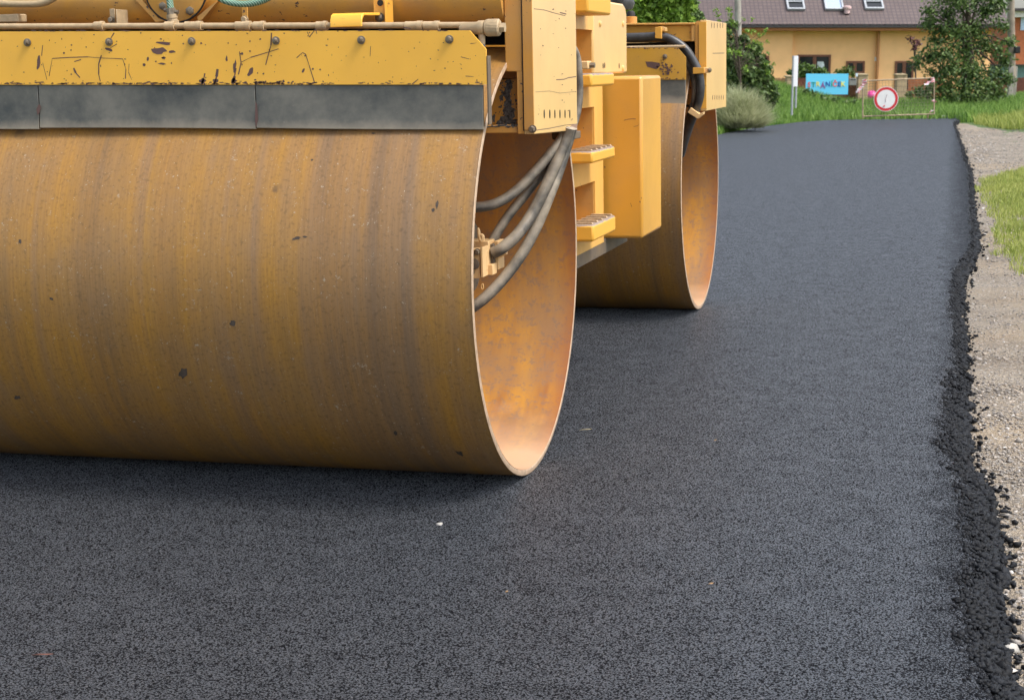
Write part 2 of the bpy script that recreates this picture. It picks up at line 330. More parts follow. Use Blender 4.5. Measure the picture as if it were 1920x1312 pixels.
# ------------------------------------------------------------------ THE ROLLER
R_=.65; REAR=3.5646
roller=wempty('road_roller',(-1.0,1.78,0),'yellow tandem road roller with two rusty steel drums standing on the fresh asphalt','road roller')
def drum(yc):
    L=2.06; seg=160; t=.018; parts=[]
    mb=MB(); uvs=[]
    # outer shell, axle at origin: x from -L to 0
    nx=24
    for j in range(nx+1):
        x=-L*j/nx; r=R_-.002 if j==0 else R_
        for k in range(seg+1):
            a=2*math.pi*k/seg-math.pi/2-math.pi; mb.v.append((x,r*math.cos(a),r*math.sin(a))); uvs.append((-x,(a+math.pi/2)*R_))
    for j in range(nx):
        for k in range(seg):
            p=j*(seg+1)+k; mb.f.append((p,p+1,p+seg+2,p+seg+1)); mb.mi.append(0)
    me=bpy.data.meshes.new('drum'); me.from_pydata(mb.v,[],mb.f); ul=me.uv_layers.new(name='UVMap')
    for l in me.loops: ul.data[l.index].uv=uvs[l.vertex_index]
    me.materials.append(M['drum']); me.polygons.foreach_set('use_smooth',[True]*len(me.polygons))
    d=bpy.data.objects.new('drum',me); COL.objects.link(d); d.parent=roller; d.location=Vector((0,yc,R_))-Vector((-1,1.78,0))
    v=[];f=[];uvs=[]; nx=8; D_=.46
    for j in range(nx+1):
        x=-D_*j/nx; r=R_-t
        for k in range(seg+1):
            a=2*math.pi*k/seg-math.pi/2-math.pi; v.append((x,r*math.cos(a),r*math.sin(a))); uvs.append((-x,(a+math.pi/2)*R_))
    for j in range(nx):
        for k in range(seg):
            p=j*(seg+1)+k; f.append((p,p+seg+1,p+seg+2,p+1))
    c=len(v); v.append((-D_,0,0)); uvs.append((.5,0)); b0=nx*(seg+1)
    for k in range(seg): f.append((c,b0+k+1,b0+k)); 
    me=bpy.data.meshes.new('inner_shell'); me.from_pydata(v,[],f); ul=me.uv_layers.new(name='UVMap')
    for l in me.loops: ul.data[l.index].uv=uvs[l.vertex_index]
    me.materials.append(M['inner']); me.polygons.foreach_set('use_smooth',[True]*len(me.polygons)); me.set_sharp_from_angle(angle=.7)
    o=bpy.data.objects.new('inner_shell',me); COL.objects.link(o); o.parent=d
    mb=MB(); seg2=160; prof=[(-.006,R_-t+.0006),(-.0012,R_-t+.0006),(.0012,R_-t+.003),(.0012,R_-.004),(-.0005,R_-.0005)]
    for i,(x,r) in enumerate(prof):
        for k in range(seg2):
            a=2*math.pi*k/seg2; mb.v.append((x,r*math.cos(a),r*math.sin(a)))
    for i in range(len(prof)-1):
        for k in range(seg2):
            p=i*seg2+k; qq=i*seg2+(k+1)%seg2; mb.f.append((p,qq,qq+seg2,p+seg2)); mb.mi.append(0)
    o=mb.build('rim',M['rim'],None,smooth=True); o.parent=d
    # far closing disc
    mb=MB(); mb.lathe([(-L+.02,R_-.01),(-L+.03,R_-.01)],(0,0,0),'x',48); o=mb.build('end_disc',M['inner'],None); o.parent=d
    return d
drum(0.); drum(REAR)
def drum_spot(u,v,a,b,ang=0.):
    vs=[]; n=12
    for k in range(n):
        t=2*math.pi*k/n; rr=random.uniform(.6,1.25); x=a*rr*math.cos(t); y=b*rr*math.sin(t); d=ray(u+x*math.cos(ang)-y*math.sin(ang),v+x*math.sin(ang)+y*math.cos(ang))
        o=CAM-Vector((0,0,R_)); A=d.y**2+d.z**2; B=2*(o.y*d.y+o.z*d.z); C_=o.y**2+o.z**2-(R_+.0007)**2; t_=(-B-math.sqrt(B*B-4*A*C_))/(2*A); vs.append(CAM+d*t_)
    mb=MB(); mb.face(vs); part(mb,'bitumen_spot',M['spot'],roller)
M['spot']=flat('bitumen_spot',(.075,.055,.04),.7,0,.3,60)
def P_(mb,name,mat,**k): return part(mb,name,mat,roller,**k)
def scraper(yf,zt,mirror,x0,x1,plate_mat,chipw,bolts_u,boltz,cut=.05,zb=1.1935,zr=1.077,rx1=None):
    # plate in plane y=yf, thickness 6 mm, cut corner at upper right
    mb=MB(); mb.prism([(x0,zb),(x1,zb),(x1,zt-cut),(x1-cut*.9,zt),(x0,zt+(.012 if zt>1.33 else 0))],'y',yf,yf+.007)
    if chipw: chipw(mb,yf-.0006)
    mb.tilt(); pl=P_(mb,'scraper_plate',[plate_mat,M['rustline']],label=None)
    for bx in bolts_u:
        boltz_=boltz-bx*TK; b=MB(); b.lathe([(-.001,.0115),(-.004,.0115),(-.0045,.0085)],(bx,yf,boltz_),'y',20)
        b.lathe([(-.004,.0082),(-.011,.0082),(-.012,.007)],(bx,yf,boltz_),'y',6); b.lathe([(-.012,.0045),(-.017,.0043)],(bx,yf,boltz_),'y',10)
        o=b.build('bolt',M['bolt'],None,smooth=True); o.parent=pl
    rx=rx1 or x1-.004
    return pl
for a_ in((344,699,10,12,.6),(33,745,6,4,0),(820,383,3,9,.2),(812,394,3,4,0),(555,447,9,3,-.2),(572,444,4,2,0),(37,452,3,5,0),(742,812,4,4,0),(96,560,4,3,0),(436,606,6,5,0),(700,250,5,2,0),(585,300,3,2,0),(862,850,9,4,.5)): drum_spot(*a_)
# front scraper with traced chips
YF=-.505
def U(u,v): p=at(u,v,'y',YF-.0008); return (p.x,p.z)
TK=.0157
def chips(mb,y):
    def poly(pts,mi=1): mb.face([(U(*p)[0],y,U(*p)[1]+U(*p)[0]*.0157) for p in pts],mi)
    def line(pts,w=1.2):
        ps=[Vector(U(*p)) for p in pts]
        for i in range(len(ps)-1):
            a,b=ps[i],ps[i+1]; t=(b-a); 
            if t.length<1e-6: continue
            n=Vector((-t.y,t.x)).normalized()*(w*.0015*.5)*random.uniform(.6,1.2); n2=n*random.uniform(.5,1.3)
            mb.face([(a.x-n.x,y,a.y-n.y+a.x*TK),(b.x-n2.x,y,b.y-n2.y+b.x*TK),(b.x+n2.x,y,b.y+n2.y+b.x*TK),(a.x+n.x,y,a.y+n.y+a.x*TK)],1)
    def blob(u,v,a,b,rot=0):
        n=11; pts=[]
        for k in range(n):
            t=2*math.pi*k/n; r=random.uniform(.65,1.25); x=a*r*math.cos(t); z_=b*r*math.sin(t); pts.append((u+x*math.cos(rot)-z_*math.sin(rot),v+x*math.sin(rot)+z_*math.cos(rot)))
        poly(pts)
    line([(92,143),(98,110),(130,108),(165,107),(188,109),(215,110),(230,111),(236,130),(235,148)],1.4)
    line([(190,104),(185,120),(185,140),(188,153)],2); line([(214,62),(207,73)],3); line([(219,83),(207,90)],2.5); blob(205,93,7,3,.3)
    line([(80,85),(78,105)],2); blob(72,118,3,13,.12); line([(80,118),(88,150)],1.2)
    blob(307,81,13,3.2,.1); blob(297,95,15,6,.08); blob(322,97,7,2.5); blob(307,109,4,2.5); blob(304,120,8,2,.1); blob(270,122,3,3); blob(277,111,2,4)
    line([(138,128),(142,137),(150,146)],3); line([(139,116),(152,112)],1.3); line([(242,120),(241,136),(247,150)],1.5)
    for (u,h) in ((380,20),(404,28),(438,30)): line([(u+4,158-h),(u+2,158-h*.5),(u-2,158)],4); blob(u,152,6,5)
    line([(449,97),(452,118),(447,140)],2.2); line([(452,117),(470,108),(500,99),(522,92)],1.6); line([(509,62),(508,85),(498,122)],2.4); blob(425,110,2,6); blob(454,101,3,3); blob(440,125,3,12,.15); blob(470,135,4,9,.5)
    line([(556,109),(567,99),(573,102),(580,124),(590,156)],2.2); blob(568,133,2,5,.4); line([(576,60),(580,70),(593,53)],1.4); line([(592,54),(594,64)],2.5)
    line([(695,87),(694,106)],1.2); line([(773,158),(784,149)],2.2); line([(882,82),(893,81)],1.3); line([(864,107),(880,111)],1.6); line([(873,143),(888,144)],1.5); line([(862,120),(866,122)],1.4)
    line([(597,53),(650,54)],1); line([(756,52),(770,54)],2)
    for i in range(190):
        u=random.choice([random.uniform(0,905),random.uniform(0,620)]); v=158-abs(random.gauss(0,1.7)); blob(u,v,random.uniform(1.2,5),random.uniform(.5,1.5))
    for i in range(70):
        u=random.uniform(0,640); v=random.uniform(60,155); blob(u,v,random.uniform(.7,2.2),random.uniform(.7,2.0))
    for i in range(26):
        u=random.uniform(640,905); v=random.uniform(60,155); blob(u,v,random.uniform(.6,1.5),random.uniform(.6,1.3))
    for i in range(60):
        u=random.uniform(0,850); blob(u,57+abs(random.gauss(0,1.0)),random.uniform(1,6),random.uniform(.5,1.3))
    for i in range(30): blob(random.uniform(480,550),157-abs(random.gauss(0,2.5)),random.uniform(1.5,4),random.uniform(.8,2))
bolts=[U(u,82)[0] for u in(52,205,360,518,678,843)]
dxb=(bolts[5]-bolts[0])/5; bolts=[bolts[0]-dxb*k for k in(1,2,3)]+bolts
scraper(YF,1.338,False,-2.02,U(911,100)[0],M['plate'],chips,bolts,U(518,83)[1])
# bent edge on the right end of the plate and the rubber flaps
mb=MB(); xr=U(911,100)[0]; mb.box(xr+.0006,xr+.005,YF+.001,YF+.03,1.085,1.27); P_(mb,'end_strip',M['grime'],bevel=.001)
def rubber(x0,x1,z0,z1,yf,nm='rubber_scraper'):
    mb=MB(); n=max(2,int((x1-x0)/.03))
    for i in range(n):
        a=x0+(x1-x0)*i/n; b=x0+(x1-x0)*(i+1)/n
    prof=[(yf+.004,z1),(yf+.003,(z0+z1)/2),(yf-.003,z0),(yf+.009,z0-.001),(yf+.014,(z0+z1)/2),(yf+.015,z1)]
    rows=[]
    for i in range(n+1):
        x=x0+(x1-x0)*i/n; s_=.0012*math.sin(x*9+z0*50); b=len(mb.v); mb.v+=[(x,y+s_,z_+ (.0015*math.sin(x*5) if k in(2,3) else 0)) for k,(y,z_) in enumerate(prof)]; rows.append(b)
    for i in range(n):
        for k in range(6): mb.f.append((rows[i]+k,rows[i]+(k+1)%6,rows[i+1]+(k+1)%6,rows[i+1]+k)); mb.mi.append(0)
    mb.f.append(tuple(rows[0]+k for k in range(6))); mb.f.append(tuple(rows[-1]+k for k in range(5,-1,-1))); mb.mi+=[0,0]
    return P_(mb.tilt(),nm,M['rubber'],bevel=.0015)
xs=[-2.02,U(72,200)[0],U(479,200)[0],U(905,200)[0]]
zb_=1.1925
rubber(xs[0],xs[1]-.0015,1.0655,zb_,YF); rubber(xs[1]+.0015,xs[2]-.0015,1.0695,zb_,YF); rubber(xs[2]+.001,xs[3],1.0725,zb_,YF)
# backing bar behind rubber and plate
mb=MB(); mb.box(-2.02,-.03,YF+.016,YF+.03,1.12,1.32); P_(mb.tilt(),'scraper_holder',M['grime'],bevel=.002)
# torn rubber corners
def tri(mb,pts,y): mb.face([(at(u,v,'y',y).x,y,at(u,v,'y',y).z) for u,v in pts])
for pts in([(68,205),(73,195),(77,200),(74,212),(70,216)],[(479,190),(482,196),(484,225),(480,240),(478,225)]):
    mb=MB(); tri(mb,pts,YF-.0035); P_(mb,'torn_corner',M['rustline'])
# spray pipe with fittings
def pipe_at(u,v,y): return at(u,v,'y',y)
mb=MB(); YP=-.47
a=at(0,50,'y',YP); b=at(900,47.5,'y',YP); d=(a-b).normalized()
mb.tube([b-d*0,a+d*.6],.0085,12,smooth=0); sp=P_(mb,'spray_pipe',M['tan'],smooth=True)
for u in(185,318,362,455,485,602,775,808):
    c=at(u,49,'y',YP); L_=random.uniform(.012,.024); mb=MB(); mb.tube([c-d*L_,c+d*L_],.0125,12,smooth=0); mb.tube([c-d*(L_+.004),c-d*L_*.55],.0145,10,smooth=0)
    o=mb.build('fitting',M['tan'],None,smooth=True); o.parent=sp
# end tee + ribbed cap
c=at(895,53,'y',YP); mb=MB(); X=Vector((1,0,0))
mb.lathe([(-.05,.009),(-.04,.016),(.0,.017),(.004,.02),(.02,.02),(.022,.014)],c,'x',24)
mb.tube([c+Vector((.012,0,-.01)),c+Vector((.013,-.004,-.045))],[.010,.009],12,smooth=0)
o=mb.build('tee',M['tan'],None,smooth=True); o.parent=sp
mb=MB(); n=36; prof=[(.024,.0215),(.03,.0225),(.06,.0225),(.064,.0195)]
for i,(t,r) in enumerate(prof):
    for k in range(72):
        a_=2*math.pi*k/72; rr=r+(.0009 if (k%2 and 0<i<3) else 0); mb.v.append((c.x+t,c.y+rr*math.cos(a_),c.z+rr*math.sin(a_)))
for i in range(3):
    for k in range(72): p=i*72+k; q2=i*72+(k+1)%72; mb.f.append((p,q2,q2+72,p+72)); mb.mi.append(0)
mb.f.append(tuple(range(71,-1,-1))); mb.f.append(tuple(range(3*72,4*72))); mb.mi+=[0,0]
mb.lathe([(.0645,.014),(.078,.0135)],c,'x',6); mb.lathe([(.022,.018),(.0245,.018)],c,'x',24)
o=mb.build('cap',M['tan'],None); o.parent=sp
mb=MB(); c2=c+Vector((.013,-.004,-.045)); mb.tube([c2,c2+Vector((.0,0,-.02))],.009,10,smooth=0); o=mb.build('nozzle',flat('blue_nozzle',(.10,.14,.19),.4),None,smooth=True); o.parent=sp
# front cross beam: heavy round-bottomed beam above the drum
YB=-.27
mb=MB(); prof=[]
for k in range(13):
    a_=math.radians(-95+ (185)*k/12) ; prof.append((YB+.06-.075*math.cos(a_*1.0) if False else 0,0))
pr=[]
zc=1.445; yc=YB+.085; rr=.085
for k in range(15):
    a_=math.radians(270-180*k/14); pr.append((yc+rr*math.cos(a_),zc+rr*math.sin(a_)))
pr=[(y,z_) for y,z_ in pr]+[(yc+.3,zc+rr),(yc+.3,zc-rr)]
mb.prism(pr,'x',-2.02,-.006); P_(mb.tilt(),'cross_beam',M['dirty'],smooth=True)
mb=MB(); mb.box(-2.02,-.08,.12,.16,1.305,1.45); P_(mb.tilt(),'dark_gap_filler',M['dark'])  # dark filler, added to black out the gap between plate and beam
# engine cover above the frame (out of the picture, shades it)
mb=MB(); mb.prism([(-.2,1.60),(-.28,1.70),(-.28,2.05),(-.15,2.25),(1.0,2.25),(1.0,1.60)],'x',-1.85,-.20); P_(mb,'engine_cover',M['paint'],bevel=.02)
# things on the beam face
def bx(name,mat,u0,v0,u1,v1,y,th,parent=None,bev=.001,rot=None):
    a=at(u0,v0,'y',y); b=at(u1,v1,'y',y); mb=MB(); mb.box(min(a.x,b.x),max(a.x,b.x),y,y+th,min(a.z,b.z),max(a.z,b.z)); return P_(mb,name,mat,bevel=bev)
bx('tab',M['tan'],205,17,216,46,YB-.06,.004); bx('tab',M['tan'],216.5,18,220,47,YB-.075,.07); bx('tab',M['dirty'],453,14,465,46,YB-.06,.004); bx('tab',M['paint'],720,0,723,44,YB-.075,.07); bx('tab',M['paint'],700,0,721,44,YB-.06,.004)
def bolt(u,v,y,r=.011,L_=.01,mat='bolt',axis='y',name='bolt'):
    c=at(u,v,'y',y); mb=MB(); mb.lathe([(0,r*1.25),(-.003,r*1.25)],c,axis,20); mb.lathe([(-.003,r),(-L_,r),(-L_-.0015,r*.8)],c,axis,6); return P_(mb,name,M[mat],smooth=True)
bolt(209,38,YB-.062,.008); bolt(459,37,YB-.062,.009,mat='tan'); bolt(712,33,YB-.062,.011); bolt(358,21,YB-.02,.013); bolt(307,12,YB-.02,.012)
# dark end drilled hole in the tab
c=at(713,6,'y',YB-.062); mb=MB(); mb.lathe([(0,.009),(-.0015,.009)],c,'y',16); P_(mb,'hole_plug',M['dark'])
# flange disc with ring
c=at(335,-22,'y',YB+.0); mb=MB(); mb.lathe([(.03,.098),(-.022,.098),(-.024,.094)],c,'y',48); P_(mb,'flange',M['dirty'],smooth=True)
mb=MB(); 
ring=[c+Vector((.1*math.cos(a_),-.02,.1*math.sin(a_))) for a_ in np.linspace(math.pi*1.05,math.pi*1.95,14)]; mb.tube(ring,.003,8,smooth=2); P_(mb,'seal_ring',M['dark'])
# angled gusset plates left and right of the flange
for pts in([(250,-5),(262,-5),(298,34),(318,40),(292,42),(286,34)],[(400,8),(410,2),(380,38),(372,40),(370,32)]):
    mb=MB(); ps=[at(u,v,'y',YB-.012) for u,v in pts]; mb.prism([(p.x,p.z) for p in ps],'y',YB-.016,YB+.02); P_(mb,'gusset',M['dirty'],bevel=.001)
# nozzle riser and green hose
c=at(325,46,'y',YB-.1); mb=MB(); t1=at(322,28,'y',YB-.1); t2=at(320,16,'y',YB-.1); t3=at(317,-12,'y',YB-.1)
mb.tube([c,c+(t1-c)*.35],.018,14,smooth=0); mb.tube([c+(t1-c)*.35,c+(t1-c)*.6],.015,14,smooth=0); mb.tube([c+(t1-c)*.6,t1],.017,14,smooth=0); P_(mb,'riser',M['tan'],smooth=True)
mb=MB(); mb.tube([t1,t2],.014,8,smooth=0); mb.tube([t2+Vector((-.02,0,-.004)),t2+Vector((.024,0,-.012))],.006,8,smooth=0); P_(mb,'hose_clamp',M['bolt'])
def braid(name,pts,r,mat):
    mb=MB(); mb.tube(pts,r,14,smooth=10); return P_(mb,name,mat,smooth=True)
q=NT('braided_green_hose'); g=q.n.new('ShaderNodeTexWave'); g.inputs['Scale'].default_value=70; g.bands_direction='DIAGONAL'; q.L(q.tc.outputs['Object'],g.inputs[0])
M['braid']=q.set(color=q.ramp(g.outputs['Fac'],[(.3,(.07,.20,.13)),(.7,(.30,.42,.33))]),rough=.4); q.bump(g.outputs['Fac'],.5,.003)
braid('green_hose',[t2,t3,t3+Vector((0,0,.1))],.010,M['braid'])
braid('green_hose',[at(u,v,'y',YB-.11) for u,v in((392,-26),(408,-6),(428,4),(455,8),(482,5),(505,-5),(525,-24))],.0095,M['braid'])
# curved tan handrail pipe and dark block, upper left
braid('bent_pipe',[at(u,v,'y',YB-.09) for u,v in((-200,6),(-60,6),(40,8),(80,6),(105,-6),(130,-24))],.0105,M['tan'])
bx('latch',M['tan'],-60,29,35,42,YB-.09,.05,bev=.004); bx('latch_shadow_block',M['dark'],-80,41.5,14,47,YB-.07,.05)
# yellow curved cover lug on the plate top (620-700)
mb=MB(); p0=at(620,50,'y',YF+.004)
y0=YF+.004; x0=at(619,50,'y',y0).x; x1=at(678,50,'y',y0).x; zt=at(640,25,'y',y0).z; zb2=at(640,51,'y',y0).z
prof=[(y0,zb2),(y0,zt-.02),(y0+.008,zt-.006),(y0+.022,zt),(y0+.16,zt+.004),(y0+.16,zt-.004),(y0+.024,zt-.007),(y0+.008,zt-.02),(y0+.006,zb2)]
mb.prism(prof,'x',x0,x1); P_(mb,'lug',M['plate'],smooth=True,bevel=.0015)
# yoke: side plate outside the rim, front plate, and the arm that reaches into the drum
def yoke(y0,y1,zb,zt,side_mat,front_mat,slots,rear=False,extra=None):
    zz=.011*(1 if not rear else 0)
    mb=MB(); mb.prism([(y0,zb+zz),(y1,zb),(y1,zt),(y0,zt)],'x',.050,.080)
    # slots as dark narrow inlays
    mb2=None
    if extra: extra(mb)
    P_(mb,'side_plate',[side_mat,M['rustline'],M['primer']],bevel=.0018)
    for (sy,sz,hh) in slots:
        m3=MB(); n=10; pts=[(sy+.0055*math.cos(2*math.pi*k/n),sz+hh*math.sin(2*math.pi*k/n)) for k in range(n)]; m3.prism(pts,'x',.0803,.0815); P_(m3,'slot',M['dark'] if not rear else M['rustline'])
    mb=MB(); mb.box(.0497-.02,.0497,y0+.003,y1-.01,zb+.012,zt-.004); P_(mb,'inner_plate',front_mat,bevel=.001)
sl_=[]
yn0=at(1001.5,200,'x',.08).y; yn1=at(1082,200,'x',.08).y
for u in (1020,1030.5,1040,1049.5,1059,1068): p=at(u,214-.0*(u-1020),'x',.08); sl_.append((p.y,p.z,.013))
M['strip']=paint('dusty_strip_paint',base=(.60,.28,.045),chip=.03,dust=.35,rough=.48)
M['primer']=flat('bare_primer',(.28,.17,.12),.6)
def near_marks(mb):
    def sline(pts,w=.002,x=.0805):
        for (u0,v0),(u1,v1) in zip(pts,pts[1:]):
            a=at(u0,v0,'x',x); b=at(u1,v1,'x',x); h=Vector((0,0,w/2)); mb.face([a-h,b-h,b+h,a+h],1)
    sline([(1001,17),(1020,19),(1040,25),(1060,30)],.0015); sline([(1050,24),(1062,27)],.003); sline([(1043,150),(1058,149),(1066,146),(1080,144)],.0025)
    sline([(1004,173),(1030,171),(1050,175),(1080,172)],.001); sline([(1002,245),(1030,241),(1060,235),(1082,233)],.002)
    for i in range(26):
        u=random.uniform(1004,1080); v=random.uniform(5,240); sline([(u,v),(u+random.uniform(1,3),v+random.uniform(-1,1))],random.uniform(.001,.003))
    mb.face([at(u,v,'x',.0806) for u,v in((1064,243),(1082,241),(1082,232),(1074,234),(1068,238))],2)
def rear_marks(mb):
    a=at(1336,101,'x',.0806); b=at(1358,100.5,'x',.0806); mb.face([a,b,b+Vector((0,0,.003)),a+Vector((0,0,.003))],1)
yoke(yn0,yn1,at(1083,244,'x',.08).z,1.50,M['pale'],M['strip'],sl_,extra=near_marks)
# front strip returning from side plate (faces the camera)
mb=MB(); mb.box(.0470,.0495,yn0-.0005,yn0+.02,1.058,1.5); P_(mb,'seam',M['dark'])
a=at(945,20,'y',yn0+.004); zz=at(960,135,'y',yn0).z
mb=MB(); mb.box(-.004,.0465,yn0+.002,yn0+.05,zz,1.5); P_(mb,'front_plate',M['strip'],bevel=.003)
mb=MB(); mb.box(.0505,.0795,yn0-.004,yn0-.0005,1.060,1.5); P_(mb,'front_flange',M['strip'],bevel=.001)
# arm into the drum
mb=MB(); mb.box(-.46,.0465,yn0+.055,yn1-.08,1.075,1.205); P_(mb,'support_arm',M['tarry'],bevel=.004)
mb=MB(); mb.box(-.46,.0495,yn0+.01,yn1-.05,1.052,1.0748); P_(mb,'arm_ledge',M['strip'],bevel=.002)
q=NT('tar_splash'); v=q.obj(); n=q.noise(v,120,4); M['tar']=q.set(color=q.ramp(n,[(.35,(.03,.028,.027)),(.7,(.16,.15,.13))]),rough=.7); q.bump(n,1,.006)
mb=MB()
def tarblob(u,v,a,b,y,n=13):
    c_=at(u,v,'y',y); pts=[]
    for k in range(n):
        t=2*math.pi*k/n; r=random.uniform(.55,1.3); pts.append((c_.x+a*r*math.cos(t)*.0016,y,c_.z+b*r*math.sin(t)*.0016))
    top=Vector(c_)+Vector((0,-.0015,0)); 
    for k in range(n): mb.face([pts[k],pts[(k+1)%n],top])
ya=yn0+.0548
for u,v,a_,b_ in((955,160,7,12),(950,175,9,14),(953,195,8,14),(955,212,11,14),(948,225,12,9),(962,228,10,6),(935,232,8,5),(925,222,4,8),(940,185,5,6),(975,236,7,3)): tarblob(u,v,a_,b_,ya)
for i in range(90):
    tarblob(random.gauss(950,9),random.uniform(150,238),random.uniform(.6,2.6),random.uniform(.6,2.6),ya-.0003,7)
for i in range(60):
    tarblob(random.uniform(912,985),238-abs(random.gauss(0,2.5)),random.uniform(1,4),random.uniform(.8,2.2),yn0+.0095,7)
P_(mb,'tar_splashes',M['tar'])
bolt(999,242,yn0-.004,.009,.02,mat='grime')
# rear yoke
ry0=at(1323,120,'x',.075).y; ry1=at(1360,120,'x',.075).y
rs=[]
for u in (1336,1340,1344,1348,1352,1356): p=at(u,183,'x',.08); rs.append((p.y,p.z,.012))
for u in (1334,1339,1345,1350,1355): p=at(u,48,'x',.08); rs.append((p.y,p.z,.014))
yoke(ry0,ry1,at(1360,201,'x',.08).z,at(1345,41,'x',.08).z,M['pale'],M['strip'],rs,True,rear_marks)
zt_r=at(1320,41.5,'y',ry0).z
xa=at(1303,100,'y',ry0).x; xb=at(1317,100,'y',ry0).x; xs_=at(1310,100,'y',ry0).x
mb=MB(); mb.box(xa,xs_-.001,ry0+.002,ry0+.05,1.03,zt_r-.001); P_(mb,'front_plate',M['strip'],bevel=.002)
mb=MB(); mb.box(xs_+.001,.0795,ry0-.004,ry0-.0005,1.026,zt_r); P_(mb,'front_flange',M['paint'],bevel=.001)
# rear beam: recessed panel with top rail
zb_r=at(1290,78,'y',ry0).z
mb=MB(); mb.box(-2.02,xa-.001,ry0+.02,ry0+.4,zb_r,zt_r-.012); P_(mb.tilt(),'cross_beam',M['paint'],bevel=.004)
mb=MB(); mb.box(-2.02,xa-.001,ry0-.004,ry0+.42,zt_r-.0115,zt_r-.002); P_(mb.tilt(),'top_rail',M['dirty'],bevel=.002)
mb=MB(); xe=at(1296,60,'y',ry0).x; mb.box(xe,xa-.0015,ry0+.004,ry0+.0195,zb_r,zt_r-.012); P_(mb,'beam_stiffener',M['dirty'],bevel=.001)
mb=MB(); mb.box(-2.0,.0,ry0+.1,ry1-.1,1.03,zb_r-.001); P_(mb,'rear_gap_block',M['dark'])
mb=MB(); mb.box(-.46,.028,ry0+.055,ry1-.08,1.045,1.19); P_(mb,'support_arm',M['tarry'],bevel=.004)
# rear scraper
YR=REAR-.505
zt2=at(1260,90,'y',YR).z; zb3=at(1260,150,'y',YR).z; zr3=at(1260,197,'y',YR).z; xr2=at(1286,120,'y',YR).x
def chips2(mb,y):
    pts=[(1210,117),(1222,117),(1236,119),(1238,124),(1232,131),(1226,130),(1214,127)]
    mb.face([(at(u,v,'y',y).x,y,at(u,v,'y',y).z) for u,v in pts],1)
    for i in range(46):
        u,v=random.gauss(1249,8),random.gauss(129,7)
        if 112<v<146 and 1205<u<1272:
            n=8; r_=random.uniform(.8,3.2); mb.face([(at(u,v,'y',y).x+.0022*r_*random.uniform(.5,1.2)*math.cos(k*.785),y-.0001*i,at(u,v,'y',y).z+.0022*r_*random.uniform(.5,1.2)*math.sin(k*.785)) for k in range(n)],1)
    for i in range(40):
        u=random.uniform(1175,1285); v=91+abs(random.gauss(0,1.2)) if i%2 else 149-abs(random.gauss(0,1)); 
        mb.face([(at(u,v,'y',y).x+.006*random.uniform(.3,1.2)*math.cos(k*.9),y-.00005*i,at(u,v,'y',y).z+.003*random.uniform(.3,1.2)*math.sin(k*.9)) for k in range(7)],1)
scraper(YR,zt2,False,-2.02,xr2,M['rearplate'],chips2,[at(1247,107,'y',YR).x-.39*k for k in range(5)],at(1247,107,'y',YR).z,cut=.045,zb=zb3)
rubber(-2.02,xr2-.003,zr3,zb3-.0005,YR)
mb=MB(); mb.box(-2.02,-.03,YR+.016,YR+.03,zr3+.03,zt2-.02); P_(mb.tilt(),'scraper_holder',M['grime'])
mb=MB(); a=at(1204,88,'y',YR+.05); mb.tube([(-2.0,YR+.05,a.z),(at(1285,88,'y',YR+.05).x,YR+.05,a.z-.003)],.008,10,smooth=0); P_(mb,'spray_pipe',M['tan'],smooth=True)
# rear hose loop with clamps
hl=[(1100,74),(1178,71),(1210,70),(1240,69),(1262,76),(1284,92),(1298,112),(1309,135),(1313,160),(1311,185),(1304,207),(1294,232),(1286,256),(1276,290)]
ys=[ry0-.05]*9+[ry0-.04,ry0-.02,ry0+.02,ry0+.06,ry0+.14]
mb=MB(); mb.tube([at(u,v,'y',y) for (u,v),y in zip(hl,ys)],.0215,16,smooth=8); P_(mb,'hydraulic_hose',M['bhose'],smooth=True)
mb=MB(); mb.tube([at(u-9,v+5,'y',y+.035) for (u,v),y in zip(hl[4:],ys[4:])],.018,14,smooth=8); P_(mb,'hydraulic_hose',M['hose'],smooth=True)
def oclamp(pts,y,th,mat='strip'):
    mb=MB(); ps=[at(u,v,'y',y) for u,v in pts]; mb.prism([(p.x,p.z) for p in ps],'y',y,y+th); return P_(mb,'hose_clamp',M[mat],bevel=.0015)
oclamp([(1228,72),(1228,52),(1239,50),(1240,56),(1240,73)],ry0-.088,.07,'paint'); oclamp([(1240,50),(1248,52),(1248,59),(1240,58)],ry0-.07,.05,'pale')
oclamp([(1299,139),(1299,127),(1320,127),(1320,138)],ry0-.088,.07,'paint'); oclamp([(1320,137),(1320,127),(1328,128),(1330,133),(1328,137)],ry0-.06,.05,'motor')
oclamp([(1289,211),(1295,202),(1311,214),(1319,210),(1318,215),(1308,223)],ry0-.075,.055,'motor')
bolt(1330,132,ry0-.05,.009,.012)
# upper lamp foot on rear beam
c=at(1183,40,'y',ry0+.1); mb=MB(); mb.lathe([(-.02,.03),(.02,.03),(.022,.022)],c,'z',20); P_(mb,'lamp_foot',M['strip'],smooth=True)
mb=MB(); mb.lathe([(.0225,.022),(.04,.02),(.05,.012)],c,'z',20); P_(mb,'rubber_cap',M['dark'],smooth=True)
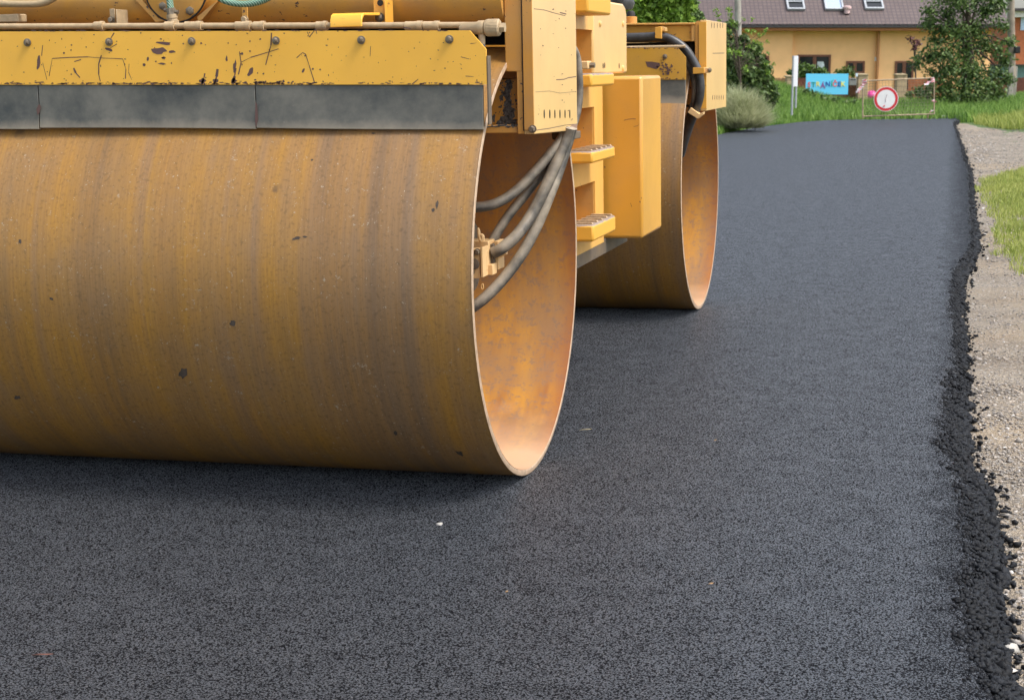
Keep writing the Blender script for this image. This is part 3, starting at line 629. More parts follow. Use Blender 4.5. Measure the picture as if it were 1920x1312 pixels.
# ---- hoses into the front drum
def hose(pts,r,mat='hose'):
    mb=MB(); mb.tube([at(u,v,'y',y) for u,v,y in pts],r*.86,16,smooth=8); return P_(mb,'hydraulic_hose',M[mat],smooth=True)
hose([(1062,238,.18),(1052,262,.17),(1030,290,.14),(1002,323,.10),(965,360,.05),(928,382,0),(890,389,-.03),(845,386,-.05)],.0185)
hose([(1066,240,.24),(1058,262,.23),(1020,318,.18),(985,365,.14),(955,402,.10),(930,440,.07),(915,470,.05)],.017)
hose([(1068,240,.17),(1061,262,.17),(1040,312,.14),(1020,357,.11),(998,400,.08),(970,440,.03),(942,465,0),(925,474,0)],.0215)
hose([(1072,240,.21),(1066,262,.21),(1047,322,.17),(1028,372,.13),(1006,425,.10),(978,477,.06),(942,525,.02),(905,562,-.02),(865,590,-.04)],.0205)
hose([(1060,242,.26),(1053,262,.26),(1035,286,.22),(1010,312,.18),(985,350,.15)],.016,'bhose')
# loop hose behind the side plate
hose([(1066,84,.46),(1076,94,.46),(1082,112,.47),(1085,140,.47),(1086,175,.47),(1083,205,.46),(1076,232,.44),(1066,250,.40)],.0155,'hose')
# clamp blocks
mb=MB(); a=at(1064,258,'x',.083); b=at(1084,240,'x',.083); mb.box(.02,.088,yn1-.10,yn1+.012,1.012,1.035); P_(mb,'hose_clamp',M['grime'],bevel=.002)
mb=MB(); mb.lathe([(0,.010),(.018,.010)],(.06,yn1+.012,1.022),'y',6); P_(mb,'bolt',M['bolt'])
c=at(1092,123,'x',.05); mb=MB(); mb.box(.0,.075,c.y-.03,c.y+.03,c.z-.012,c.z+.014); P_(mb,'hose_clamp',M['motor'],bevel=.003)
mb=MB(); mb.lathe([(0,.010),(.016,.010)],(.076,c.y,c.z),'x',6); P_(mb,'bolt',M['bolt'])
# ---- hydraulic motor block on the axle
XM=at(892,480,'y',-.06).x
def mbox(name,u0,v0,u1,v1,y,th,mat='motor',bev=.002):
    a=at(u0,v0,'y',y); b=at(u1,v1,'y',y); mb=MB(); mb.box(a.x,b.x,y,y+th,min(a.z,b.z),max(a.z,b.z)); return P_(mb,name,M[mat],bevel=bev)
mbox('motor_housing',860,452,917,516,-.02,.09)
mbox('motor_flange',926,452,935,506,.02,.07); mbox('motor_flange',917.5,458,926,500,.0,.05,'grime')
mbox('valve_block',862,467,900,522,-.085,.05,'motor'); mbox('valve_cover',900.5,464,906,520,-.09,.062,'motor',.001)
mbox('valve_lug',907,470,913,508,-.05,.025); mbox('valve_lug',914,496,924,516,-.035,.05)
for u,v in((884,478),(884,510),(895,472)): bolt(u,v,-.087,.008,.010)
c=at(889,495,'y',-.086); mb=MB(); mb.lathe([(0,.017),(-.006,.017),(-.007,.012)],c,'y',24); P_(mb,'port',M['grime'],smooth=True)
mb=MB(); p=[at(u,v,'y',-.03) for u,v in((903,452),(899,444),(897,432),(896,427))]; mb.tube(p,[.008,.006,.005,.003],8,smooth=3); P_(mb,'bleed_lever',M['motor'],smooth=True)
mb=MB(); p=[at(u,v,'y',-.03) for u,v in((905,452),(905,443),(902,441))]; mb.tube(p,.006,8,smooth=2); P_(mb,'elbow',M['motor'],smooth=True)
c=at(904.5,537,'y',-.05); mb=MB(); mb.tube([c+Vector((.0035*math.cos(t),0,.008*math.sin(t))) for t in np.linspace(0,2*math.pi,13)],.0016,6,smooth=2,cap=False); P_(mb,'ring',M['pale'])
mb=MB(); p=[at(u,v,'y',.02) for u,v in((932,473),(946,466))]; mb.tube(p,.020,14,smooth=0); P_(mb,'hose_ferrule',M['motor'],smooth=True)
mb=MB(); mb.lathe([(-.46,.17),(-.40,.17),(-.39,.12),(-.20,.11)],(0,.05,.66),'x',32); P_(mb,'hub',M['grime'],smooth=True)
# ---- body between the drums: step panel, steps, tank
Xp=-.10
p=lambda u,v,x=Xp: at(u,v,'x',x)
yA=.72; yB=p(1130,200).y; yR=p(1113,100).y; yC=p(1175,100).y
zU=p(1113,57).z; zL1=p(1113,137).z; 
# panel with foot holes made of bands (3 mm thick) in front of a recessed back wall
def band(y0,y1,z0,z1,z1b=None):
    mb=MB(); mb.prism([(y0,z0),(y1,z0),(y1,z1 if z1b is None else z1b),(y0,z1)],'x',Xp-.006,Xp); return mb
r1t=p(1117,200).z; r1b=p(1117,277).z; r2t=p(1120,338).z; r2b=p(1120,409).z
zbot=p(1130,455).z
mb=band(yA,yR,r1t,1.160); mb.box(Xp-.006,Xp,yA,yR,r2t,r1b-.01); mb.box(Xp-.006,Xp,yA,yR,zbot,r2b-.005); mb.box(Xp-.0058,Xp-.0002,yR+.0005,yB,zbot,1.205); mb.box(Xp-.0058,Xp-.0002,yA,yR-.0003,zU,1.52)
P_(mb,'step_panel',M['colpaint'],bevel=0)
mb=MB(); mb.prism([(yR,1.207),(yC,1.207),(yC,1.445),(yC-.02,1.475),(yC-.07,1.49),(yR,1.49)],'x',-.4,Xp+.001); P_(mb,'side_cover',M['pale'],bevel=.008)
for uu,vv in((1131,124),(1134,123),(1161,124)):
    c=p(uu,vv,Xp+.0018); mb=MB(); mb.prism([(c.y+.008*math.cos(k*.785),c.z+.011*math.sin(k*.785)) for k in range(8)],'x',Xp+.0012,Xp+.0022); P_(mb,'slot',M['dark'])
for uu,vv in((1125,45),(1168,45),(1168,128)):
    c=p(uu,vv,Xp+.0015); mb=MB(); mb.lathe([(0,.012),(.004,.012),(.006,.008)],(Xp+.001,c.y,c.z),'x',12); P_(mb,'bolt',M['pale'],smooth=True)
mb=MB(); mb.box(-1.9,Xp-.13,yA,yC-.02,.56,1.6); P_(mb,'body',M['paint'],bevel=.01)
for z0,z1 in((r1b-.02,r1t+.002),(r2b-.02,r2t+.002),(1.165,zU+.004)):
    mb=MB(); mb.box(Xp-.128,Xp-.0065,yR-.008,yR-.001,z0,z1); mb.box(Xp-.128,Xp-.0065,yA,yR-.009,z0-.006,z0); P_(mb,'step_recess',M['dirty'])
def step(z0,z1,x1=0.0,y0=.93,y1=1.335,worn=True):
    mb=MB(); mb.box(Xp+.0005,x1,y0,y1,z0,z1,0); st=P_(mb,'step',M['stepm'],bevel=.009)
    if worn:
        for k in range(5):
            m2=MB(); yy=y0+.03+k*(y1-y0-.06)/4; m2.prism([(Xp+.008,z1+.0004),(x1-.008,z1+.0004),(x1-.012,z1+.006),(Xp+.012,z1+.006)],'y',yy-.012,yy+.012); o=m2.build('tread_rib',M['worn'],None); o.parent=st
    return st
q=NT('worn_step_paint'); v=q.obj(); n=q.noise(v,35,5,.7); geo=q.n.new('ShaderNodeNewGeometry'); nz=q.sep(geo.outputs['Normal'])[2]
mk=q.ramp(q.math('ADD',nz,q.math('MULTIPLY',q.math('SUBTRACT',n,.5),1.1)),[(.45,0.0),(.6,1.0)])
M['stepm']=q.set(color=q.mix(mk,(.72,.37,.045),(.27,.21,.17)),rough=.5)
M['worn']=flat('worn_tread',(.42,.29,.17),.5,.2,.35,60)
step(p(1112,308,0).z+.002,p(1112,284,0).z); step(p(1113,454,0).z,p(1113,422,0).z); step(1.165,1.212,worn=False); step(p(1103,24,0).z,1.52,y0=.88,y1=1.28,worn=False)
# tank box
Xt=.05; y0=at(1205,300,'x',Xt).y; y1=at(1240,300,'x',Xt).y; z0=at(1205,448,'x',Xt).z; z1=at(1205,143,'x',Xt).z
mb=MB(); mb.prism([(y0,z0),(y1,z0),(y1,z1),(y0,z1)],'x',-.42,Xt)
def fl_(pts,y,w=.0016):
    for (u0,v0),(u1,v1) in zip(pts,pts[1:]):
        a=at(u0,v0,'y',y); b=at(u1,v1,'y',y); mb.face([a-Vector((0,0,w/2)),b-Vector((0,0,w/2)),b+Vector((0,0,w/2)),a+Vector((0,0,w/2))],1)
yy=y0-.0006
fl_([(1170,226),(1178,224),(1186,223),(1192,223.5)],yy,.0022); fl_([(1188,238),(1196,236),(1198,233)],yy); fl_([(1182,381),(1185,388)],yy,.004); fl_([(1133,313),(1135,314)],yy,.005); fl_([(1199,378),(1201,379)],yy,.005); fl_([(1202,371),(1203.5,372)],yy,.004)
P_(mb,'tank',[M['tank'],M['rustline']],bevel=.012)
# frame rail under the steps
mb=MB(); mb.prism([(.70,.495),(2.1,.495),(2.1,.552),(1.2,.56),(.70,.56)],'x',-.5,Xp-.002); P_(mb,'frame_rail',M['grime'],bevel=.004)
mb=MB(); mb.box(-.98,-.60,2.1,3.2,.6,1.25); mb.box(-.98,-.6,-.0+.7,2.1,.45,.494); P_(mb,'joint',M['dark'],bevel=.01)
# seat edge / rubber mount seen above the side cover
mb=MB(); c=at(1165,8,'x',-.2); mb.lathe([(-.025,.05),(.0,.06),(.02,.055),(.024,.03)],c,'z',24); P_(mb,'rubber_mount',M['bhose'],smooth=True)
mb=MB(); mb.box(-1.7,-.12,yA+.2,yC+.25,1.535,1.60); P_(mb,'deck',M['dark'],bevel=.01)  # deck added out of view, keeps the underbody dark
# unseen roof and posts, added above the view to shade the machine
mb=MB()
for x in(-1.6,-.35):
    for y in(.9,2.0): mb=MB(); mb.box(x-.03,x+.03,y-.03,y+.03,1.601,2.9); P_(mb,'shade_canopy_post',M['paint'],bevel=.005)
mb=MB(); mb.box(-1.8,-.15,.6,2.35,2.901,2.96); P_(mb,'shade_canopy',M['paint'],bevel=.02)
# ------------------------------------------------------------------ ROAD and ground
EP=[(1960,1400),(1905,1312),(1893,1275),(1880,1240),(1877,1180),(1868,1130),(1872,1080),(1866,1040),(1868,1000),(1858,960),(1845,930),(1826,905),(1815,880),(1810,840),(1812,780),(1808,700),(1808,640),(1797,600),(1800,560),(1803,525),(1815,500),(1826,480),(1830,460),(1826,420),(1823,370),(1822,350),(1818,320),(1810,305),(1805,280),(1797,262),(1795,250),(1790,240),(1790,235),(1802,226),(1815,222)]
ed=[(p_.y,p_.x) for p_ in (at(u,v,'z',-.058) for u,v in EP)]; ed.sort(); ey=np.array([e[0] for e in ed]); ex=np.array([e[1] for e in ed])
def edge_x(y):
    b=float(np.interp(y,ey,ex)) if y<34 else 1.5
    return b
def fn(x,y,z_=0.): return noise.noise(Vector((x,y,z_)))
def exn(y): return edge_x(y)+.015*fn(y*2.3,5)+.022*fn(y*7,9)+.018*fn(y*21,2)
ROADEND=33.0
ys=[-9.0]; 
while ys[-1]<ROADEND: ys.append(ys[-1]+ (.5 if ys[-1]<-2.6 else .02 if ys[-1]<3 else .05 if ys[-1]<9 else .15))
def left_x(y):
    return float(np.interp(y,[-9,20,25.17,27.3,29.1,31.1,32.2,32.7,33.0],[-3.6,-3.1,-2.83,-2.65,-2.39,-1.93,-1.34,-.7,.4]))
def right_x(y):
    e=exn(y)
    return e
cols=[0,.15,.3,.45,.6,.7,.8,.88]; slope=np.linspace(0,1,17)
V=[];F=[]
for y in ys:
    xr=right_x(y); xl=left_x(y); w_=.15 if y<2 else (.10 if y<6 else .07)
    if y>31.5: w_=.12
    xi=xr-w_
    for c_ in cols: V.append((xl+(xi-xl)*c_/.92,y,0))
    for s_ in slope[1:]:
        x=xi+w_*s_*1.0; 
        z_=-.062*max(0,(s_-.35)/.65)**1.6
        amp=(.012*s_+.002) if y<12 else .006*s_
        z_+=amp*(fn(x*38,y*38)+.6*fn(x*80,y*80,3)) if s_<1 else -.01
        z_+=.008*s_*fn(x*9,y*7,7)
        V.append((x,y,z_))
nc=len(cols)+len(slope)-1
for i in range(len(ys)-1):
    for j in range(nc-1):
        a=i*nc+j; F.append((a,a+1,a+nc+1,a+nc))
road=fastmesh('road',V,F,M['asphalt'],smooth=True); tag(road,kind='structure')
# ground sheet (gravel at the right of the road, meadow further off)
def gz(x,y):
    b=-.062
    if y>30: b-=min(.05,(y-30)*.01)
    if x>1.6 and y>18: b+= .55*max(0,min(1,(x-2.2)/3))*max(0,min(1,(y-21)/7))*max(0,min(1,(52-y)/8))
    if x<-2.6 and 14<y<33: b+=.5*min(1,(-2.6-x)/2.5)*min(1,(y-14)/8)
    if x<-1.5 and 35.5<y<49: b+=.68*max(0,min(1.25,(-1.9-x)/2.0))*math.sin(math.pi*(y-35.5)/13.5)**.7
    return b
def gravel_right(x,y): pass
gx=sorted(set(list(np.arange(-70,71,5.0))+list(np.arange(-6,8,.25)))); gy=sorted(set(list(np.arange(-15,200,6.0))+list(np.arange(-4,34,.33))+list(np.arange(34,66,1.0))))
V=[(x,y,gz(x,y)-.004) for y in gy for x in gx]; n=len(gx); F=[(i*n+j,i*n+j+1,(i+1)*n+j+1,(i+1)*n+j) for i in range(len(gy)-1) for j in range(n-1)]
g=fastmesh('ground',V,F,M['soil'],smooth=True); tag(g,kind='structure')
# gravel verge sheet, 4 mm above
V=[];F=[]; gy2=list(np.arange(-9,31.5,.1))
for y in gy2:
    xr=np.interp(y,[-9,5,6,14,16,22,27,29,31.5],[6,6,6,6,6,3.4,2.3,1.75,1.5])+.2*fn(y*.8,3)
    for k in range(13):
        x=(1.0+(xr-1.0)*(k/12)**1.5) if k else 1.0
        V.append((x,y,gz(x,y)+.006*fn(x*4,y*4)*(k>0)+ (.0 if k<12 else -.012)))
for i in range(len(gy2)-1):
    for k in range(12): a=i*13+k; F.append((a,a+1,a+14,a+13))
gv=fastmesh('gravel_verge',V,F,M['gravel'],smooth=True); tag(gv,kind='structure')
# ---- scattered chunks
def rocks(name,pos,size,mat,flatn=.7):
    ico=bmesh.new(); bmesh.ops.create_icosphere(ico,subdivisions=1,radius=1); bv=np.array([v.co[:] for v in ico.verts]); bf=np.array([[v.index for v in f.verts] for f in ico.faces]); ico.free()
    N=len(pos); jit=1+rng.uniform(-.55,.5,(N,len(bv),1)); S=size[:,None,None]*rng.uniform(.7,1.25,(N,1,3))*np.array([1,1,flatn]); V=bv[None]*jit*S
    a=rng.uniform(0,6.28,N); c,s=np.cos(a),np.sin(a); x=V[...,0]*c[:,None]-V[...,1]*s[:,None]; y=V[...,0]*s[:,None]+V[...,1]*c[:,None]
    V=np.stack([x,y,V[...,2]],-1)+pos[:,None,:]; F=(bf[None]+(np.arange(N)*len(bv))[:,None,None]).reshape(-1,3)
    return fastmesh(name,V.reshape(-1,3),F,mat,smooth=False)
pos=[];siz=[]
def slope_z(x,y):
    xr=exn(y); w_=.15 if y<2 else (.10 if y<6 else .07); s_=(x-(xr-w_))/w_
    return -.062*max(0,(min(s_,1)-.35)/.65)**1.6
for i in range(26000):
    y=random.choice([random.uniform(-2.3,1.5),random.uniform(-2.3,4.5),random.uniform(3,9),random.uniform(8,32)]); t=random.betavariate(3.4,.95)
    xr=exn(y); w_=(.145+.06*fn(y*1.3,44)+.05*fn(y*6,14)) if y<2 else (.09 if y<6 else .065); x=xr-w_*(1-t)+.010; 
    if random.random()<.035: x=xr+abs(random.gauss(0,.025))+.008
    s_=random.uniform(.0035,.0085)*(.7+.6*t)* (1 if y<5 else 1.5)
    if random.random()<.04*t: s_*=1.8
    pos.append((x,y,slope_z(x,y)+s_*(-.75+1.25*t)+random.uniform(0,.012)*t)); siz.append(s_)
cr=rocks('asphalt_crumbs',np.array(pos),np.array(siz),M['crumb'],.8); tag(cr,'loose black asphalt crumbs along the ragged right edge of the road','asphalt crumbs',kind='stuff')
pos=[];siz=[]
for i in range(26000):
    y=random.choice([random.uniform(-2.3,2),random.uniform(-2.3,6),random.uniform(5,28)]); x=exn(y)-.05+abs(random.gauss(0,1))*(.35 if y<4 else .6)+random.uniform(0,.1)
    s_=random.choice([random.uniform(.0015,.004),random.uniform(.003,.008),random.uniform(.0015,.005)])*(1 if y<6 else 1.8)
    if random.random()<.012: s_*=2.4
    pos.append((x,y,gz(x,y)+s_*.15)); siz.append(s_)
pb=rocks('gravel_stones',np.array(pos),np.array(siz),M['pebble'],.6); tag(pb,'small grey and tan gravel stones lying beside the asphalt edge','gravel',kind='stuff')
# a few things one can point at
def stone(name,u,v,s_,mat,label,cat,z_=0.,fl=.6):
    c=at(u,v,'z',z_); ob=rocks(name,np.array([[0,0,0.]]),np.array([s_]),mat,fl); ob.location=c+Vector((0,0,s_*.3)); tag(ob,label,cat); return ob
M['white']=flat('pale_limestone',(.40,.38,.34),.8,0,.15,60)
stone('pebble',825,983,.009,M['white'],'pale grey pebble lying on the asphalt in front of the large drum','pebble')
stone('stone',1892,1219,.020,M['white'],'white stone showing beside the crumbling asphalt edge, nearer the top','stone',-.058)
stone('stone',1893,1262,.015,flat('pale_stone2',(.60,.55,.50),.8),'small white stone at the foot of the asphalt edge in the bottom right corner','stone',-.058)
stone('asphalt_lump',1896,1223,.009,M['crumb'],'single round black asphalt lump lying apart on the gravel next to the white stone','asphalt lump',-.055)
stone('asphalt_lump',1823,527,.012,M['crumb'],'dark flat lump of asphalt fallen onto the gravel beyond the road edge','asphalt lump',-.055,.3)
def leafbit(u,v,L_,w_,ang,mat,label,z_=.004,cat='dry leaf'):
    c=at(u,v,'z',z_); mb=MB(); pts=[(-L_/2,0,0),(-L_/5,-w_/2,.003),(L_/4,-w_/2.5,.002),(L_/2,0,.004),(L_/4,w_/2,.003),(-L_/5,w_/2,.002)]; top=[(x,y,z2+.0008) for x,y,z2 in pts]
    mb.raw(pts+top,[(5,4,3,2,1,0),(6,7,8,9,10,11)]+[(i,(i+1)%6,6+(i+1)%6,6+i) for i in range(6)]); o=mb.build('dry_leaf' if cat=='dry leaf' else 'straw',mat,None); o.location=c; o.rotation_euler=(0,0,ang); tag(o,label,cat); return o
M['dry']=flat('dry_leaf',(.36,.22,.10),.7,0,.3,200); M['straw']=flat('straw',(.48,.42,.24),.6,0,.2,200)
leafbit(1333,1095,.013,.008,.2,M['dry'],'small tan leaf scrap on the open asphalt at lower right'); leafbit(1341,826,.012,.005,.8,M['dry'],'tiny brown leaf scrap on the asphalt right of the front drum'); leafbit(950,1110,.008,.006,.5,M['dry'],'speck of brown leaf on the asphalt below the front drum')
leafbit(80,1228,.05,.006,.15,flat('reddish_twig',(.16,.07,.05),.7),'reddish brown twig on the asphalt near the lower left corner'); leafbit(1098,806,.045,.003,.25,M['straw'],'thin pale straw on the asphalt just right of the front drum rim',cat='straw')
leafbit(1888,1038,.05,.003,-.7,M['straw'],'long yellow straw lying on the gravel at the right edge',-.052,'straw')
# ---- grass
def grass(name,pts,h,w_,mat,lean=.5,seg=2):
    N=len(pts); pts=np.asarray(pts,dtype=float); hh=h*rng.uniform(.5,1.2,N); a=rng.uniform(0,6.28,N); ln=rng.uniform(0,lean,N); b=rng.uniform(0,6.28,N)
    ww=w_*rng.uniform(.6,1.3,N); dx=np.stack([np.cos(a)*ww,np.sin(a)*ww,0*a],-1)/2; l1=np.stack([np.cos(b)*ln*hh*.35,np.sin(b)*ln*hh*.35,hh*.55],-1); l2=np.stack([np.cos(b)*ln*hh,np.sin(b)*ln*hh,hh*np.sqrt(np.clip(1-ln**2*.6,.1,1))],-1)
    V=np.stack([pts-dx,pts+dx,pts+l1+dx*.75,pts+l1-dx*.75,pts+l2],1); idx=np.arange(N)[:,None]*5
    F=np.concatenate([idx+np.array([[0,1,2]]),idx+np.array([[0,2,3]]),idx+np.array([[3,2,4]])],0)
    return fastmesh(name,V.reshape(-1,3),F,mat)
def scatter(fn_,n):
    out=[]
    while len(out)<n:
        p_=fn_()
        if p_ is not None: out.append(p_)
    return out
def patch1():
    y=random.uniform(5.6,16.8); x=random.uniform(1.35,4.5); lim=np.interp(y,[5.6,6.3,7,9,13.2,14.5,16.8],[1.62,1.60,1.50,1.55,1.46,1.62,2.3])+.12*fn(y*1.4,1)+.06*fn(y*5,4)
    d_=x-lim
    if d_<0 or random.random()>.35+d_*3: return None
    if fn(x*2.5,y*1.2,8)<-.42: return None
    return (x,y,gz(x,y)-.004)
gs=grass('verge_grass',scatter(patch1,90000),.06,.007,M['verge_grass'],.8); tag(gs,'short yellowish green grass patch on the verge beside the gravel','grass',kind='stuff')
def patch2():
    y=random.uniform(22,50); x=random.uniform(1.4,8)
    lim=np.interp(y,[22,27,29,31,33,40,50],[3.4,2.35,1.85,1.65,1.55,1.2,.5])+.2*fn(y*.7,3)
    if x<lim or (y>33 and random.random()<(y-33)/9): return None
    return (x,y,gz(x,y)-.01)
gs=grass('bank_grass',scatter(patch2,45000),.22,.018,M['verge_grass'],.8); tag(gs,'yellowish rough grass bank at the far right beyond the gravel','grass',kind='stuff')
def patch3():
    x=random.uniform(-9,8); y=random.uniform(32,52)
    lx=left_x(min(y,33))
    return (x,y,gz(x,y)-.01)
gs=grass('meadow_grass',scatter(patch3,95000),.30,.022,M['grass'],.7); tag(gs,'green meadow grass between the end of the road and the house fence','grass',kind='stuff')
def patch4():
    y=random.uniform(23,33.2); x=left_x(y)-.05-abs(random.gauss(0,1.6))
    if y>32.3 and x>-1.2: return None
    return (x,y,gz(x,y)-.01)
gs=grass('roadside_grass',scatter(patch4,30000),.16,.016,M['grass'],.8); tag(gs,'low green grass along the left edge of the far road','grass',kind='stuff')
# ------------------------------------------------------------------ BACKGROUND (level frame of the house)
BX=Rt*math.cos(ROLL)+Zv*math.sin(ROLL); BZ=-Rt*math.sin(ROLL)+Zv*math.cos(ROLL); BM=Matrix((BX,F0,BZ)).transposed()
def bgp(u,v,d):
    r=ray(u,v); return CAM+r*(d/r.dot(F0))
class BG:
    def __init__(s,name,u,v,d,label,cat,group=None,rot=0):
        s.o=bpy.data.objects.new(name,None); COL.objects.link(s.o); s.org=bgp(u,v,d); s.mat=BM@Matrix.Rotation(rot,3,'Z')
        mm=s.mat.to_4x4(); mm.translation=s.org; s.o.matrix_world=mm; s.inv=s.mat.transposed(); s.d=d; tag(s.o,label,cat,group); s.o.empty_display_size=.3
    def p(s,u,v,dy=0.):
        # pixel ray -> local point on the local plane y=dy
        r=s.inv@ray(u,v); o=s.inv@(CAM-s.org); t=(dy-o.y)/r.y; return o+r*t
    def box(s,mb,u0,v0,u1,v1,y0,y1,mi=0):
        vm=(v0+v1)/2; um=(u0+u1)/2; xa_=s.p(u0,vm,y0).x; xb_=s.p(u1,vm,y0).x; za_=s.p(um,v0,y0).z; zb_=s.p(um,v1,y0).z; mb.box(min(xa_,xb_),max(xa_,xb_),y0,y1,min(za_,zb_),max(za_,zb_),mi)
    def part(s,mb,name,mats,parent=None,**k):
        o=mb.build(name,mats,None,**k); o.parent=parent or s.o; return o
DH=60.
M['wall']=flat('peach_plaster',(.92,.53,.24),.85,0,.05,3); M['brown']=flat('brown_window_wood',(.16,.055,.025),.5,0,.25,20)
q=NT('dark_window_glass'); M['glass']=q.set(color=(.015,.018,.02),rough=.08,spec=.6)
q=NT('brown_roof_tiles'); v=q.tc.outputs['UV']; wv=q.n.new('ShaderNodeTexBrick'); wv.inputs['Scale'].default_value=1; wv.offset=.0; wv.inputs['Brick Width'].default_value=.15; wv.inputs['Row Height'].default_value=.17; wv.inputs['Mortar Size'].default_value=.018; wv.inputs['Color1'].default_value=(.088,.060,.055,1); wv.inputs['Color2'].default_value=(.108,.075,.069,1); wv.inputs['Mortar'].default_value=(.055,.038,.040,1)
q.L(v,wv.inputs['Vector']); q.bump(wv.outputs['Fac'],-.5,.02); M['tiles']=q.set(color=wv.outputs['Color'],rough=.55)
M['soffit']=flat('orange_soffit_board',(.42,.15,.05),.6); M['gutter']=flat('dark_gutter',(.04,.035,.035),.5)
M['frame_grey']=flat('grey_metal_frame',(.38,.40,.42),.4,.2)
hs_=BG('house',1560,182,DH,'long peach house with a dark brown tiled roof and brown windows behind the fence','house')
L=lambda u,v,dy=0.: hs_.p(u,v,dy)
eave=L(1500,50); wl=MB()
xL=L(1100,50).x; x1=L(1485,50).x; x2=L(1648,50).x; xR=L(1858,50).x; zB=-.6; zT=L(1500,57.6,-.75).z
wl.box(x1,x2,0,6,zB,zT); 
hs_.part(wl,'wall',M['wall'])
wl=MB(); wl.box(xL,x1-.002,-.22,6,zB,zT); hs_.part(wl,'wall',M['wall']); wl=MB(); wl.box(x2+.002,xR,-.10,6,zB,zT); hs_.part(wl,'wall',M['wall'])
mb=MB(); mb.box(xL-.3,xR+.3,-.75,.4,L(1500,57.5,-.75).z,L(1500,52.5,-.75).z); hs_.part(mb,'soffit_board',M['soffit'])
mb=MB(); g0=L(1500,52,-.8).z; g1=L(1500,46,-.8).z
mb.box(xL-.3,xR+.3,-.86,-.70,g0,g0+(g1-g0)*.6)
x=xL-.3
while x<xR+.3: mb.box(x,x+.16,-.87,-.72,g0+(g1-g0)*.55,g1+.01); x+=.26
hs_.part(mb,'gutter',M['gutter'])
# roof plane, 38 degrees
rt=MB(); sl=math.radians(40); yE=-.82; zE=g1; Lr=7.5; top=(yE+Lr*math.cos(sl),zE+Lr*math.sin(sl))
vs=[(xL-.4,yE,zE),(xR+.4,yE,zE),(xR+.4,*top),(xL-.4,*top),(xL-.4,yE+.05,zE-.12),(xR+.4,yE+.05,zE-.12),(xR+.4,top[0],top[1]-.15),(xL-.4,top[0],top[1]-.15)]
me=bpy.data.meshes.new('roof'); me.from_pydata(vs,[],[(0,1,2,3),(7,6,5,4),(0,4,5,1),(3,2,6,7),(0,3,7,4),(1,5,6,2)]); ul=me.uv_layers.new(name='UVMap')
for l in me.loops:
    c_=me.vertices[l.vertex_index].co; ul.data[l.index].uv=(c_.x,(c_.y-yE)/math.cos(sl))
me.materials.append(M['tiles']); roof=bpy.data.objects.new('roof',me); COL.objects.link(roof); roof.parent=hs_.o
def onroof(u,v):
    r=hs_.inv@ray(u,v); o=hs_.inv@(CAM-hs_.org); n_=Vector((0,-math.sin(sl),math.cos(sl))); c0=Vector((0,yE,zE)); t=(c0-o).dot(n_)/r.dot(n_); return o+r*t
RM=Matrix(((1,0,0),(0,math.cos(sl),-math.sin(sl)),(0,math.sin(sl),math.cos(sl))))
M['glass']=q.set(color=(.006,.007,.008),rough=.15,spec=.25) if False else M['glass']
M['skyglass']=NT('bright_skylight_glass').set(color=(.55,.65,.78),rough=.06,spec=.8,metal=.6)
for i,(u0,v0,u1,v1,bright) in enumerate(((1476,-4,1505,21,0),(1547,-4,1577,21,1),(1622,-4,1652,20,0))):
    a=onroof(u0,v1); b=onroof(u1,v0); w2=(b.x-a.x); h2=(b-a).dot(RM@Vector((0,1,0))); mm=RM.to_4x4(); mm.translation=a
    mb=MB(); t_=.07
    for bx_ in((0,w2,0,t_),(0,w2,h2-t_,h2),(0,t_,t_,h2-t_),(w2-t_,w2,t_,h2-t_)): mb.box(bx_[0],bx_[1],bx_[2],bx_[3],.001,.10)
    fr=mb.build('skylight',M['frame_grey'],None,bevel=.01); fr.parent=roof; fr.matrix_basis=mm
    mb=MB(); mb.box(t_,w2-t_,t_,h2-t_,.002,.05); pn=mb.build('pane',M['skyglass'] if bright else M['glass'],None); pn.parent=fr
    if not bright:
        mb=MB(); mb.box(t_,w2-t_,h2*.55,h2*.62,.055,.09); mb.box(t_,w2-t_,h2*.76,h2*.82,.055,.09); pn=mb.build('blind_slat',M['frame_grey'],None); pn.parent=fr
c_=onroof(1588,26); mb=MB(); mb.lathe([(0,.10),(.16,.10),(.17,.15),(.24,.15),(.27,.08)],c_,'z',20); o=mb.build('roof_vent',flat('pinkish_vent',(.60,.42,.40),.5),None,smooth=True); o.parent=roof
def window(u0,v0,u1,v1,mull,dy=0.,door=False):
    f_=.07; a=L(u0,(v0+v1)/2,dy); b=L(u1,(v0+v1)/2,dy); a.z=L((u0+u1)/2,v1,dy).z; b.z=L((u0+u1)/2,v0,dy).z; mb=MB(); y0,y1=dy-.004,dy-.05
    for B in((a.x,b.x,a.z,a.z+f_),(a.x,b.x,b.z-f_,b.z),(a.x,a.x+f_,a.z+f_,b.z-f_),(b.x-f_,b.x,a.z+f_,b.z-f_)): mb.box(B[0],B[1],y1,y0,B[2],B[3])
    for mu in mull: xm=L(mu,(v0+v1)/2,dy).x; mb.box(xm-.06,xm+.06,y1-.01,y0,a.z+f_,b.z-f_)
    w_=hs_.part(mb,'window',M['brown'])
    mb=MB(); mb.box(a.x+f_,b.x-f_,dy-.02,dy-.006,a.z+f_,b.z-f_); o=mb.build('pane',M['glass'],None); o.parent=w_
    return w_
wa=window(1495,103,1557,150,[1526.5]); window(1586,115,1621,138,[1602.5]); window(1677,115,1712,172,[1694],-.10); window(1412,105,1441.5,150,[1430],-.22)
mb=MB()
mb.box(L(1532,128).x,L(1544,128).x,-.028,-.024,L(1532,130).z,L(1532,116).z); mb.box(L(1540,0).x,L(1549,0).x,-.033,-.029,L(1,131).z,L(1,120).z); o=mb.build('paper_poster',flat('white_paper',(.62,.68,.70),.7,0,.25,4),None); o.parent=wa
